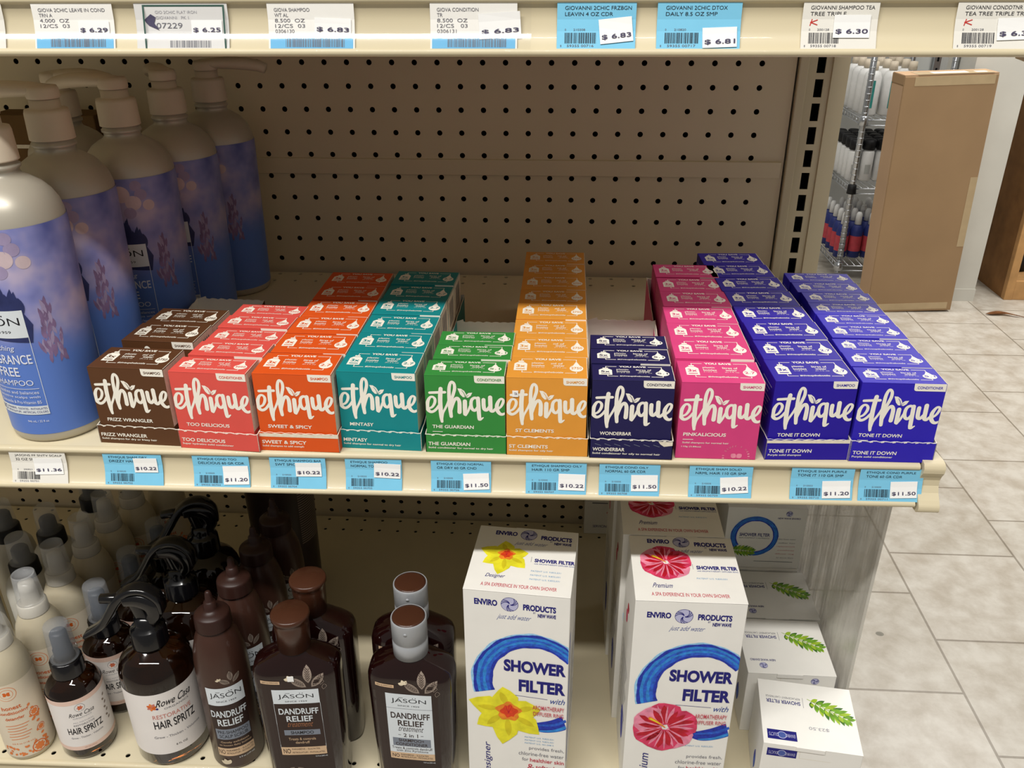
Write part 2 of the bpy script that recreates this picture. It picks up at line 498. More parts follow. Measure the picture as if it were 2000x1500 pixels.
class Art:
    def __init__(self): self.items = []
    def raw(self, vs, fs, mat, layer=0):
        self.items.append((vs, fs, mat, layer)); return self
    def poly(self, pts, mat, layer=0):
        a = sum(pts[i][0]*pts[(i+1) % len(pts)][1] - pts[(i+1) % len(pts)][0]*pts[i][1] for i in range(len(pts)))
        if a < 0: pts = pts[::-1]
        tr = tessellate_polygon([[Vector((p[0], p[1], 0)) for p in pts]])
        ok = []
        for t in tr:
            (ax, ay), (bx, by), (cx, cy) = pts[t[0]], pts[t[1]], pts[t[2]]
            ok.append(t if (bx-ax)*(cy-ay)-(cx-ax)*(by-ay) > 0 else (t[0], t[2], t[1]))
        return self.raw(list(pts), ok, mat, layer)
    def rect(self, u0, v0, u1, v1, mat, layer=0, n=1):
        vs, fs = [], []
        for i in range(n+1):
            u = u0 + (u1-u0)*i/n
            vs += [(u, v0), (u, v1)]
        for i in range(n): fs.append((2*i, 2*i+2, 2*i+3, 2*i+1))
        return self.raw(vs, fs, mat, layer)
    def ell(self, u, v, a, b, mat, layer=0, rot=0.0, n=20):
        pts = []
        for k in range(n):
            t = 2*pi*k/n
            x, y = a*cos(t), b*sin(t)
            pts.append((u + x*cos(rot) - y*sin(rot), v + x*sin(rot) + y*cos(rot)))
        return self.raw(pts, [tuple(range(n))], mat, layer)
    def leaf(self, u, v, L, w, rot, mat, layer=0, n=6):
        pts = []
        for k in range(n+1):
            t = k/n; pts.append((L*t, w*sin(pi*t)**0.8 if 0 < t < 1 else 0))
        for k in range(n-1, 0, -1):
            t = k/n; pts.append((L*t, -w*sin(pi*t)**0.8))
        return self.poly([(u + x*cos(rot)-y*sin(rot), v + x*sin(rot)+y*cos(rot)) for x, y in pts], mat, layer)
    def stroke(self, pts, mat, layer=0, n=6, caps=True, smooth=True):
        """pts: (u, v, width)"""
        q = spline(pts, n) if (smooth and len(pts) > 2) else pts
        vs, fs = [], []
        m = len(q)
        for i in range(m):
            a, b = q[max(i-1,0)], q[min(i+1,m-1)]
            dx, dy = b[0]-a[0], b[1]-a[1]
            L = sqrt(dx*dx+dy*dy) or 1e-9
            nx, ny = -dy/L, dx/L
            w = q[i][2]/2
            vs += [(q[i][0]-nx*w, q[i][1]-ny*w), (q[i][0]+nx*w, q[i][1]+ny*w)]
        for i in range(m-1): fs.append((2*i, 2*i+2, 2*i+3, 2*i+1))
        self.raw(vs, fs, mat, layer)
        if caps:
            for e in (0, -1): self.ell(q[e][0], q[e][1], q[e][2]/2, q[e][2]/2, mat, layer, n=12)
        return self
    def line(self, pts, w, mat, layer=0):
        for a, b in zip(pts[:-1], pts[1:]):
            dx, dy = b[0]-a[0], b[1]-a[1]
            L = sqrt(dx*dx+dy*dy) or 1e-9
            ex, ey = dx/L*w/2, dy/L*w/2
            self.stroke([(a[0]-ex, a[1]-ey, w), (b[0]+ex, b[1]+ey, w)], mat, layer, caps=False, smooth=False)
        return self
    def text(self, s, u0, v0, u1, v1, mat, layer=0, bold=0.0, shear=0.0, slope=0.0):
        """letters fitted into the rectangle (v0 lower, v1 upper)"""
        vs, fs = glyphs(s, bold)
        if not vs: return self
        xa, xb = min(p[0] for p in vs), max(p[0] for p in vs)
        ya, yb = min(p[1] for p in vs), max(p[1] for p in vs)
        sx, sy = (u1-u0)/max(xb-xa, 1e-6), (v1-v0)/max(yb-ya, 1e-6)
        out = []
        for x, y in vs:
            Y = (y-ya)*sy
            X = u0 + (x-xa)*sx + Y*shear
            out.append((X, v0 + Y + (X-u0)*slope))
        return self.raw(out, fs, mat, layer)
    def vtext(self, s, u0, v0, u1, v1, mat, layer=0, bold=0.0, shear=0.0, flip=False):
        """letters reading upwards (or turned half round when flip)"""
        t = Art()
        if flip:
            t.text(s, 0, 0, u1-u0, v1-v0, mat, layer, bold, shear)
            for vs, fs, m, l in t.items: self.raw([(u1-x, v1-y) for x, y in vs], fs, m, l)
        else:
            t.text(s, 0, 0, v1-v0, u1-u0, mat, layer, bold, shear)
            for vs, fs, m, l in t.items: self.raw([(u1-y, v0+x) for x, y in vs], fs, m, l)
        return self
    def put(self, other, fn, dl=0):
        for vs, fs, m, l in other.items: self.raw([fn(*p) for p in vs], fs, m, l+dl)
        return self
    def barcode(self, u0, v0, u1, v1, mat='ink', layer=0, seed=1):
        rnd = random.Random(seed)
        u = u0
        while u < u1:
            w = rnd.choice((0.25, 0.4, 0.6))*0.001
            self.rect(u, v0, min(u+w, u1), v1, mat, layer)
            u += w + rnd.choice((0.25, 0.35, 0.6))*0.001
        return self

# ------------------------------------------------------------------ objects
def thing(name, label, cat, loc=(0,0,0), rotz=0.0, group=None):
    o = bpy.data.objects.new(name, None)
    o.empty_display_size = 0.02
    COL.objects.link(o)
    o.location = loc
    o.rotation_euler.z = rotz
    return tag(o, label, cat, group)

def tag(o, label, cat, group=None):
    o['label'] = label
    o['category'] = cat  # left side painted lighter for the light falling on it
    if group: o['group'] = group
    return o

def structure(o):
    o['kind'] = 'structure'
    return o

def dup(root, loc, rotz, label, group=None):
    r = root.copy(); COL.objects.link(r)
    r.location = loc; r.rotation_euler = (0, 0, rotz)
    r['label'] = label
    if group: r['group'] = group
    for ch in list(root.children):
        c = ch.copy(); COL.objects.link(c); c.parent = r
        for g in list(ch.children):
            d = g.copy(); COL.objects.link(d); d.parent = c
    return r

def front(x0, y, z0):
    """map for art on an upright face looking to -Y; v measured from z0"""
    return lambda u, v, o: (x0+u, y-o, z0+v)
def topmap(x0, y0, z):
    return lambda u, v, o: (x0+u, y0+v, z+o)
def rightmap(x, y0, z0):
    return lambda u, v, o: (x+o, y0+u, z0+v)
def leftmap(x, y0, z0):
    return lambda u, v, o: (x-o, y0-u, z0+v)
def cyl(r, a0=0.0, z0=0.0):
    return lambda u, v, o: ((r+o)*sin(a0+u/r), -(r+o)*cos(a0+u/r), z0+v)
# ------------------------------------------------------------------ the setting
ZM, ZL, ZU = -0.2444, -0.6100, 0.0858      # middle, lower and upper shelf decks
ZF = -1.245                                # floor
yf = lambda x: -0.4265 + 0.0152*x          # line the goods stand up to

m = MB(); m.box(-3.0, 4.5, -2.5, 5.0, ZF-0.05, ZF, 'floor_tile')
a = Art(); a.ell(0.790, 0.5005, 0.009, 0.007, 'scuff'); a.ell(1.62, 1.62, 0.006, 0.005, 'scuff'); m.art(a, topmap(0, 0, ZF))
structure(m.build('floor'))
m = MB(); m.box(-1.0, 4.5, 3.45, 3.50, ZF, 1.6, 'wall_grey')
structure(m.build('wall_back'))
# boxed white column beside the leaning carton, with a scuffed base
m = MB()
m.box(1.635, 1.842, 2.60, 2.86, ZF, 1.6, 'column_white')
m.box(1.632, 1.845, 2.597, 2.863, ZF, ZF+0.055, 'column_white')
c = m.build('wall_column'); structure(c)

# ------------------------------------------------------------------ gondola: perforated back, rail, slotted post
IN = 0.0254
def perforated(mb, u0, u1, v0, v1, us, vs, r, mapf, mat, wall=0.0012, p=IN, seg=16):
    us = [u for u in us if u0 + p/2 <= u <= u1 - p/2]
    vs = sorted(v for v in vs if v0 + r < v < v1 - r)
    def quad(a, b, c, d):
        if b - a > 1e-6 and d - c > 1e-6:
            mb.add([mapf(a,c,0), mapf(b,c,0), mapf(b,d,0), mapf(a,d,0)], [(0,1,2,3)], mat)
    cur = v0
    for i, v in enumerate(vs):
        lo = max(cur, v - p/2)
        hi = min(v1, v + p/2)
        if i+1 < len(vs): hi = min(hi, (v + vs[i+1])/2)
        quad(u0, u1, cur, lo)
        quad(u0, us[0]-p/2, lo, hi); quad(us[-1]+p/2, u1, lo, hi)
        for u in us:
            sq, ci, cb = [], [], []
            for k in range(seg):
                a = 2*pi*(k+0.5)/seg
                c_, s_ = cos(a), sin(a)
                f = 1/max(abs(c_), abs(s_))
                x, y = f*c_, f*s_
                su = u + (p/2)*x
                sv = v + ((hi-v) if y > 0 else (v-lo))*y
                sq.append(mapf(su, sv, 0)); ci.append(mapf(u+r*c_, v+r*s_, 0)); cb.append(mapf(u+r*c_, v+r*s_, -wall))
            # corners of the cell
            co = [mapf(u+p/2, hi, 0), mapf(u-p/2, hi, 0), mapf(u-p/2, lo, 0), mapf(u+p/2, lo, 0)]
            V = sq + ci + cb + co
            F = []
            for k in range(seg):
                k2 = (k+1) % seg
                F.append((k, k2, seg+k2, seg+k) if True else None)
                F.append((seg+k, seg+k2, 2*seg+k2, 2*seg+k))
            q = seg//4
            for j, kk in enumerate((q//2 - 1, q + q//2 - 1, 2*q + q//2 - 1, 3*q + q//2 - 1)):
                F.append((kk, 3*seg + j, (kk+1) % seg))
            mb.add(V, F, mat)
        cur = hi
    quad(u0, u1, cur, v1)

back = thing('gondola_frame', 'cream perforated back of the store shelving with slotted post at its right end', 'shelving', (0, 0, 0))
wallmap = lambda u, v, o: (u, -o, v)
us = [k*IN for k in range(-28, 13)]
mb = MB()
perforated(mb, -1.40, 0.3165, -0.1145, 0.36, us, [-r*IN for r in range(-13, 5)], 0.0031, wallmap, 'peg')
mb.build('pegboard_panel', back)
mb = MB()
perforated(mb, -1.40, 0.3165, -1.24, -0.1145, us, [-r*IN for r in range(5, 23)] + [-0.587, -0.6045], 0.0031, wallmap, 'peg')
mb.build('pegboard_panel', back)
mb = MB(); mb.box(-1.40, 0.37, 0.03, 0.034, -1.24, 0.36, 'void'); mb.build('void_shade_sheet', back)  # near-black sheet paints the shade of the hollow behind the holes
mb = MB(); mb.rbox(-1.40, 0.3135, -0.0035, 0.001, -0.1235, -0.1055, 'peg', 0.0008); mb.build('centre_rail', back)
# post: ridge, slotted web, outer flange
mb = MB()
mb.rbox(0.3185, 0.3285, -0.006, 0.03, -1.24, 0.36, 'cream', 0.0012)
mb.box(0.3545, 0.372, -0.004, 0.034, -1.24, 0.36, 'cream')
mb.box(0.3475, 0.3545, 0.0, 0.002, -1.24, 0.36, 'cream')
mb.box(0.3285, 0.3385, 0.0, 0.002, -1.24, 0.36, 'cream')
z = 0.36
for k in range(62):
    top = 0.3460 - k*IN
    mb.box(0.3385, 0.3475, 0.0, 0.002, top - (IN-0.0190), top, 'cream')
mb.box(0.3285, 0.3545, 0.020, 0.022, -1.24, 0.36, 'slot_shade')  # dark sheet paints the shade behind the post's slots
mb.build('slotted_post', back)

# ------------------------------------------------------------------ shelves
PROF = [(0,0),(0.0020,0),(0.0042,-0.0009),(0.0051,-0.0026),(0.0043,-0.0046),(0.0026,-0.0053),(0.0019,-0.0058),(0.0022,-0.0148),
        (0.0041,-0.0213),(0.0077,-0.0304),(0.0095,-0.0309),(0.0109,-0.0326),(0.0103,-0.0348),(0.0081,-0.0356),(-0.0030,-0.0356),(-0.0050,-0.0300)]
def store_shelf(z, x0, x1, rows, label, front_row=None):
    t = thing('store_shelf', label, 'shelf', (0, 0, z))
    mb = MB()
    n = 12
    dm = lambda u, v, o: (u, v + (yf(u) - yf(0))*(v/yf(0)), o)
    perforated(mb, x0, x1, yf(0), -0.0075, us, rows, 0.0024, dm, 'cream_deck')
    # underside and rear lip
    mb.add([(x0, yf(x0), -0.030), (x1, yf(x1), -0.030), (x1, -0.0075, -0.030), (x0, -0.0075, -0.030)], [(0,3,2,1)], 'cream_deck')
    mb.add([(x1, yf(x1), 0), (x1, -0.0075, 0), (x1, -0.0075, -0.030), (x1, yf(x1), -0.030)], [(0,3,2,1)], 'cream')
    mb.add([(x0, yf(x0), -0.004), (x1, yf(x1), -0.004), (x1, -0.0075, -0.004), (x0, -0.0075, -0.004)], [(0,1,2,3)], 'slot_shade')  # dark sheet paints the shade under the deck holes
    mb.build('deck', t)
    mb = MB()
    xe = x1 - 0.012
    A = [(x0, yf(x0)-d, zz) for d, zz in PROF]
    B = [(xe, yf(xe)-d, zz) for d, zz in PROF]
    k = len(PROF)
    mb.add(A+B, [(i, i+1, k+i+1, k+i) for i in range(k-1)], 'cream', True)
    o = mb.build('price_channel', t)
    # moulded end cap
    mb = MB()
    big = [(-0.014,0.0020),(0.002,0.0030),(0.0062,0.0020),(0.0082,-0.0015),(0.0078,-0.0055),(0.0052,-0.0095),(0.0034,-0.0140),(0.0036,-0.0190),(0.0062,-0.0240),
           (0.0105,-0.0285),(0.0138,-0.0325),(0.0140,-0.0365),(0.0112,-0.0390),(0.004,-0.0395),(-0.014,-0.0385)]
    mb.prism([(d, zz) for d, zz in big], lambda u, v, o, X=x1+0.0055: (X+o, yf(X)-u, v), 0.0160, 'cream')
    cap = mb.build('end_cap', t)
    bv = cap.modifiers.new('b', 'BEVEL'); bv.width = 0.0014; bv.segments = 2; bv.limit_method = 'ANGLE'
    return t
upper = store_shelf(ZU, -1.40, 0.362, [-0.014, -0.037], 'upper cream store shelf across the top with a row of white and blue tags')
store_shelf(ZM, -1.40, 0.358, [-0.014, -0.037], 'middle cream store shelf carrying the coloured shampoo bar boxes')
store_shelf(ZL, -1.40, 0.362, [-0.014, -0.037, -0.4190], 'lower cream store shelf carrying spray bottles and white filter boxes')
# clear plastic strip over the left stretch of the upper channel
mb = MB()
SP = [(0.0056,-0.0030),(0.0062,-0.0090),(0.0072,-0.0145),(0.0087,-0.0185),(0.0107,-0.0222),(0.0130,-0.0262),(0.0150,-0.0292),(0.0160,-0.0303)]
A = [(-1.40, yf(-0.78)-d, zz) for d, zz in SP]; B = [(0.045, yf(0.045)-d, zz) for d, zz in SP]
k = len(SP)
mb.add(A+B, [(i, i+1, k+i+1, k+i) for i in range(k-1)], 'clear_strip', True)
o = mb.build('tag_cover', upper); o['label'] = 'clear plastic cover strip'

# ------------------------------------------------------------------ price tags
FACE = [(0.0038,-0.0044),(0.0041,-0.0143),(0.0055,-0.0213),(0.0091,-0.0310)]
def face_at(v, H):
    """v measured up from the tag's foot"""
    z = -0.0310 + v*(0.0266/H)
    for (d0, z0), (d1, z1) in zip(FACE[:-1], FACE[1:]):
        if z <= z0 and z >= z1 - 1e-6:
            t = (z-z0)/(z1-z0)
            return d0 + (d1-d0)*t, z
    return (FACE[0][0], z) if z > FACE[0][1] else (FACE[-1][0], z)
NB = [0]
def price_tag(zs, x0, x1, kind, lines, price, label, code='210505', st=(0.60, 0.10, 0.97, 0.52), rot=3, lift=0.0, group='price tags along the shelf edges'):
    NB[0] += 1
    x0, x1 = 0.0672 + (x0-0.0672)*1.016, 0.0672 + (x1-0.0672)*1.016   # the channel stands a little further back
    W, H = x1-x0, 0.0282
    xm = (x0+x1)/2
    t = thing('price_tag', label, 'price tag', (xm, yf(xm), zs), 0, group)
    def pt(u, v, o):
        d, z = face_at(v, H)
        return (-W/2+u, -d-o-lift + 0.0152*(-W/2+u), z)
    base = {'blue': 'tag_blue', 'white': 'tag_white', 'band': 'paper', 'old': 'tag_old'}[kind]
    mb = MB()
    N = 8
    vs = []
    for o in (0, -0.0003):
        for k in range(N+1):
            v = H*k/N
            vs += [pt(0, v, o), pt(W, v, o)]
    q = 2*(N+1)
    fs = [(2*k, 2*k+1, 2*k+3, 2*k+2) for k in range(N)] + [(q+2*k, q+2*k+2, q+2*k+3, q+2*k+1) for k in range(N)]
    fs += [(2*k, 2*k+2, q+2*k+2, q+2*k) for k in range(N)] + [(2*k+1, q+2*k+1, q+2*k+3, 2*k+3) for k in range(N)]
    mb.add(vs, fs, base)
    a = Art()
    if kind in ('blue', 'white'):
        ink = 'ink'
        for i, s in enumerate(lines):
            w = min(W*0.84, len(s)*0.00196)
            a.text(s, W*0.10, H*(0.83-0.13*i), W*0.10+w, H*(0.83-0.13*i)+0.0023, ink, 0, 0.0)
        a.text('0', W*0.10, H*0.385, W*0.10+0.0008, H*0.385+0.0013, 'ink_soft')
        a.text(code, W*0.21, H*0.385, W*0.21+0.0072, H*0.385+0.0013, 'ink_soft')
        a.barcode(W*0.10, H*0.12, W*0.50, H*0.345, 'ink', 0, NB[0])
        a.text('59355 00' + str(700+NB[0]), W*0.13, H*0.045, W*0.47, H*0.045+0.0014, 'ink_soft')
        a.text('8', W*0.045, H*0.045, W*0.06, H*0.045+0.0013, 'ink_soft')
        if kind == 'white' and zs > 0:
            a.line([(W*0.13, H*0.62), (W*0.11, H*0.50)], 0.0006, 'pen_red'); a.line([(W*0.20, H*0.61), (W*0.115, H*0.56), (W*0.20, H*0.51)], 0.0006, 'pen_red')
    elif kind == 'band':
        a.rect(W*0.02, H*0.01, W*0.98, H*0.30, 'tag_band', 0)
        a.barcode(W*0.20, H*0.04, W*0.88, H*0.22, 'ink_soft', 1, NB[0])
        for i, s in enumerate(lines):
            a.text(s, W*0.08, H*(0.80-0.115*i), W*0.08+len(s)*0.00172, H*(0.80-0.115*i)+0.0022, 'ink_soft', 0)
    else:
        a.line([(W*0.10, 0), (W*0.10, H*0.93), (W*0.96, H*0.93), (W*0.96, 0)], 0.0011, 'ink_green', 0)
        a.barcode(W*0.36, H*0.03, W*0.80, H*0.18, 'ink_soft', 0, NB[0])
        for i, s in enumerate(lines):
            a.text(s, W*0.22, H*(0.76-0.12*i), W*0.22+len(s)*0.0014, H*(0.76-0.12*i)+0.0018, 'ink_faint', 0)
        a.text('07229', W*0.22, H*0.44, W*0.50, H*0.56, 'ink_soft', 0)
        a.poly([(W*0.09,H*0.62),(W*0.17,H*0.75),(W*0.22,H*0.68),(W*0.20,H*0.55),(W*0.25,H*0.40),(W*0.14,H*0.50)], 'ink_price', 1)
    mb.art(a, pt)
    mb.build('tag_card', t)
    # price sticker
    sx0, sy0, sx1, sy1 = st[0]*W, st[1]*H, st[2]*W, st[3]*H
    cx, cy = (sx0+sx1)/2, (sy0+sy1)/2
    ra = radians(rot)
    def rp(u, v, o):
        x, y = u-cx, v-cy
        return pt(cx + x*cos(ra) - y*sin(ra), cy + x*sin(ra) + y*cos(ra), o+0.0007)
    mb = MB()
    s = Art()
    n = 4
    mb.prism([(sx0, sy0), (sx1, sy0), (sx1, sy0*0.66+sy1*0.34), (sx1, sy0*0.33+sy1*0.67), (sx1, sy1), (sx0, sy1), (sx0, sy0*0.33+sy1*0.67), (sx0, sy0*0.66+sy1*0.34)], rp, 0.0002, 'sticker')
    s.text(price, sx0+0.06*(sx1-sx0), sy0+(sy1-sy0)*0.16, sx0+0.95*(sx1-sx0), sy0+(sy1-sy0)*0.16+0.0031, 'ink_price', 0, 0.012)
    mb.art(s, rp, base=0.00045)
    mb.build('price_sticker', t)
    return t

B = 'blue'
for a in [
    (ZM, -0.3671, -0.3217, 'white', ['JASONS FF SNTV SCALP', '32 OZ SMP'], '$11.36', 'white price tag reading $11.36 under the blue pump bottles', '200823', (0.42,0.28,0.93,0.80), 2),
    (ZM, -0.2914, -0.2443, B, ['ETHIQUE SHAM DRY', 'DRIZZY HAIR'], '$10.22', 'blue price tag reading $10.22 under the brown box column', '210525', (0.52,0.40,0.92,0.86), 1),
    (ZM, -0.2196, -0.1745, B, ['ETHIQUE COND TOO', 'DELICIOUS 60 GR CDR'], '$11.20', 'blue price tag reading $11.20 under the red box column', '210505', (0.53,0.10,0.98,0.66), 2),
    (ZM, -0.1581, -0.1138, B, ['ETHIQUE SHAMPOO BAR', 'SWT SPICY 110 SMP'], '$10.22', 'blue price tag reading $10.22 under the orange box column', '210525', (0.46,0.38,0.92,0.82), 1),
    (ZM, -0.0983, -0.0539, B, ['ETHIQUE SHAMPOO', 'NORMAL TO DRY'], '$10.22', 'blue price tag reading $10.22 under the teal box column', '210525', (0.51,0.38,0.98,0.84), -2),
    (ZM, -0.0309, 0.0160, B, ['ETHIQUE COND NORMAL', 'OR DRY 60 GR CND'], '$11.50', 'blue price tag reading $11.50 under the green box column', '210505', (0.54,0.10,0.97,0.58), 3),
    (ZM, 0.0431, 0.0900, B, ['ETHIQUE SHAMPOO OILY', 'HAIR 110 GR SMP'], '$10.22', 'blue price tag reading $10.22 under the amber box column', '210505', (0.54,0.14,0.98,0.62), -1),
    (ZM, 0.0999, 0.1465, B, ['ETHIQUE COND OILY', 'NORMAL 60 GR CDR'], '$11.50', 'blue price tag reading $11.50 under the dark navy box column', '210505', (0.53,0.16,0.97,0.64), 1),
    (ZM, 0.1689, 0.2171, B, ['ETHIQUE SHAM SOLID', 'NRML HAIR 110 GR SMP'], '$10.22', 'blue price tag reading $10.22 under the pink box column', '210505', (0.50,0.15,0.94,0.63), 4),
    (ZM, 0.2464, 0.2938, B, ['ETHIQUE SHAM PURPLE', 'TONE IT 110 GR SMP'], '$11.20', 'blue price tag reading $11.20 under the indigo box column', '210503', (0.51,0.08,0.96,0.58), 2),
    (ZM, 0.2981, 0.3459, B, ['ETHIQUE COND PURPLE', 'TONE 60 GR CDR'], '$11.50', 'blue price tag reading $11.50 under the violet boxes at the shelf end', '210505', (0.50,0.12,0.92,0.60), 2),
    (ZU, -0.2650, -0.2139, 'band', ['GIOVA 2CHIC LEAVE IN COND', 'TRN A', '  4.000  OZ', '  12/CS  03'], '$ 6.29', 'white tag with a blue foot reading $6.29 on the upper shelf', '0', (0.56,0.30,0.94,0.60), 0),
    (ZU, -0.2000, -0.1417, 'old', ['GIO 2CHIC FLAT IRON', 'GIOVANNI   PK 1'], '$ 6.25', 'old white tag with a dark green outline and torn mark on the upper shelf', '0', (0.60,0.30,0.93,0.62), 0),
    (ZU, -0.1170, -0.0633, 'band', ['GIOVA SHAMPOO', 'WT AL', '  8.500  OZ', '  12/CS  03', '0306130'], '$ 6.83', 'white tag with a blue foot reading GIOVA SHAMPOO on the upper shelf', '0', (0.54,0.30,0.96,0.66), -2),
    (ZU, -0.0166, 0.0367, 'band', ['GIOVA CONDITION', 'TR', '  8.500  OZ', ' 12/CS   03', '0306131'], '$ 6.83', 'white tag with a blue foot reading GIOVA CONDITION and a tilted sticker', '0', (0.56,0.24,1.04,0.78), 4),
    (ZU, 0.0609, 0.1086, B, ['GIOVANNI 2CHIC FRZBGN', 'LEAVIN 4 OZ CDR'], '$ 6.83', 'blue tag reading LEAVIN 4 OZ with a tilted $6.83 sticker', '210308', (0.54,0.14,0.96,0.66), 6),
    (ZU, 0.1213, 0.1716, B, ['GIOVANNI 2CHIC DTOX', 'DAILY 8.5 OZ SMP'], '$ 6.81', 'blue tag reading DAILY 8.5 OZ with a $6.81 sticker', '210820', (0.55,0.04,0.96,0.46), 2),
    (ZU, 0.2079, 0.2527, 'white', ['GIOVANNI SHAMPOO TEA', 'TREE TRIPLE'], '$ 6.30', 'white tag reading SHAMPOO TEA TREE with a red pen mark', '200128', (0.42,0.24,0.90,0.72), 0),
    (ZU, 0.2983, 0.3460, 'white', ['GIOVANNI CONDDTNR', 'TEA TREE TRIPLE TRT'], '$ 6.30', 'white tag reading CONDDTNR TEA TREE with a red pen mark', '200128', (0.52,0.20,1.0,0.66), 2),
    (ZU, -0.3350, -0.2839, 'white', ['GIOVANNI 2CHIC', 'SMOOTH'], '$ 6.29', 'white tag cut by the left edge of the photo on the upper shelf', '200128', (0.5,0.24,0.9,0.6), 0),
]:
    price_tag(*a)

# ------------------------------------------------------------------ shampoo bar boxes
LOGO = {'e':[(3.5,-28.9,1.7),(6.1,-27.3,1.9),(8,-23.8,2.3),(8.2,-20.7,2.2),(6.5,-18.8,1.8),(4.3,-19.4,2.1),(2.6,-22.4,2.7),(1.8,-26.4,3.2),(2.1,-29.7,3),(4.2,-31.8,2.5),(6.7,-31.4,2.2),(9.2,-29.2,2.1),(11.3,-26.1,1.9)],
't':[(13.2,-11.7,3.2),(12.7,-16.9,3.4),(12.4,-23,3.4),(12.5,-30.1,3.4),(12.7,-35.9,3),(13.2,-40.3,2.2)],
'bar':[(4.2,-15.3,2.1),(10.6,-14.9,2.2),(16.4,-14.6,2.2)],
'th':[(13.8,-37.2,1.1),(14.3,-32.7,1.7),(16.3,-28.6,1.8),(18.3,-24.4,1.9),(19.7,-20.2,1.9)],
'h':[(20.8,-35.6,2.6),(20.3,-29.9,3.1),(20,-22.8,3.3),(19.7,-16.7,2.8),(20,-10.6,2.6),(21.1,-6.7,2.3),(22.5,-5.7,2.2),(24.1,-7.5,2.3),(24.3,-11.4,2.5),(23.2,-15.7,2.5),(21.9,-20.1,2.2),(21,-24.5,1.9)],
'h2':[(21.1,-30.7,1.5),(22.3,-25.4,2.3),(24.1,-20.9,2.5),(26.2,-19.5,2.7),(27.7,-22.2,3),(27.8,-27,3.2),(27.6,-31.6,3.3)],
'i':[(32.2,-22,3.3),(32.1,-27.3,3.4),(32.1,-33.1,3.2)],
'iq':[(32.5,-34,1.9),(34.4,-30.8,1.8),(36,-26.8,1.9),(37.1,-24.1,1.9)],
'q':[(42.5,-19.5,2.2),(39.9,-18.8,2.2),(37.6,-20.8,2.5),(37,-25,2.7),(38,-28.7,2.6),(40.1,-29.7,2.4),(42,-27,1.9),(42.9,-23,1.9)],
'q2':[(42.7,-19.1,3.1),(42.9,-23.9,3.2),(43.1,-30.1,3.2),(43.4,-36.3,3.1)],
'q3':[(43.4,-37.4,2.6),(44.5,-37.4,2.1),(46.6,-35.9,0.9)],
'u':[(47.1,-20.3,3.1),(47.1,-25.1,3.1),(47.7,-28.4,3.1),(49.7,-29,2.6),(51.4,-26.3,1.9)],
'u2':[(52.4,-18.1,3.3),(52.5,-23.6,3.3),(52.7,-28.9,3.2),(54.6,-30,2.5),(56.4,-27.9,1.9)],
'e2':[(58.3,-28.3,1.7),(60.8,-26,1.9),(62.4,-22.9,2.2),(62.8,-20.3,2.1),(61.3,-19.1,1.8),(59.5,-20.5,2.2),(57.8,-24.4,3),(57.9,-28.8,3.1),(59.7,-31.8,2.8),(61.9,-32.6,2.3),(63.9,-31.7,1.8)]}
LEAF = [(26.5,-11.0),(29.3,-11.2),(31.9,-13.1),(33.3,-15.7),(32.7,-18.5),(30.6,-18.4),(28.6,-16.2),(27.5,-13.4)]
LEAF2 = [(38.3,-14.4),(35.3,-14.7),(33.5,-16.3),(33.0,-18.6),(34.8,-18.9),(36.9,-17.3)]
BW, BH = 0.0615, 0.0660
KX = 0.0622/0.0645
def mm(p): return (p[0]*0.001*KX-0.0004, p[1]*0.001) + ((p[2]*0.001,) if len(p) > 2 else ())

def bar_front(c, kind, name, desc, low=None, rule=False):
    a = Art()
    for i, (k, s) in enumerate(LOGO.items()):
        a.stroke([mm(p) for p in s], 'white_print', 0, n=4)
    a.poly([mm(p) for p in LEAF], 'white_print', 0)
    a.poly([mm(p) for p in LEAF2], 'white_print', 0)
    a.stroke([mm(p) for p in [(29.9,-12.7,0.3),(31.6,-15.1,0.4),(32.6,-18.4,0.5)]], c, 1)
    a.stroke([mm(p) for p in [(33.2,-18.3,0.25),(35.0,-16.5,0.25)]], c, 1)
    a.items = [([(min(max(v[0], 0.0003), BW-0.0003), v[1]) for v in vs], fs, m, l) for vs, fs, m, l in a.items]
    w = 0.0185 if kind == 'SHAMPOO' else 0.0235
    x0 = BW - w
    a.poly([(x0, 0), (BW-0.0004, 0), (BW-0.0004, -0.0062), (x0+0.002, -0.0062), (x0+0.0007, -0.0057), (x0+0.0002, -0.0045)], 'white_print', 0)
    a.text(kind, x0+0.0024, -0.0044, BW-0.0026, -0.0022, c, 1, 0.012)
    x1, dv = (0.0045, 0.0) if rule else (0.0070, -0.0012)
    a.text(name, x1, -0.0462+dv, x1+0.00270*len(name), -0.0432+dv, 'white_print', 0, 0.02, 0.05)
    if rule: a.rect(0.0045, -0.0495, 0.0125, -0.0490, 'white_print', 0)
    a.text(desc, 0.0045, -0.0532, 0.0045+0.00122*len(desc), -0.0513, 'white_print', 0, 0.01)
    if low:
        a.text('110g (3.88oz)', 0.004, -0.0565, 0.019, -0.0550, 'white_print', 0, 0.01)
        for k, s in enumerate('ble stuff * Hello'):
            if s == ' ': continue
            an = radians(200 - k*13)
            u, v = 0.0465+0.0098*cos(an), -0.0640+0.0098*sin(an)
            if v < -0.0655 or u > BW-0.001: continue
            g = Art(); g.text(s, -0.0006, -0.0008, 0.0006, 0.0008, 'hib_pale')
            a.put(g, lambda x, y, an=an, u=u, v=v: (u + x*cos(an-pi/2) - y*sin(an-pi/2), v + x*sin(an-pi/2) + y*cos(an-pi/2)))
        a.leaf(0.0465, -0.0645, 0.005, 0.0022, radians(140), 'hib_pale'); a.leaf(0.0470, -0.0645, 0.005, 0.0022, radians(40), 'hib_pale')
    return a

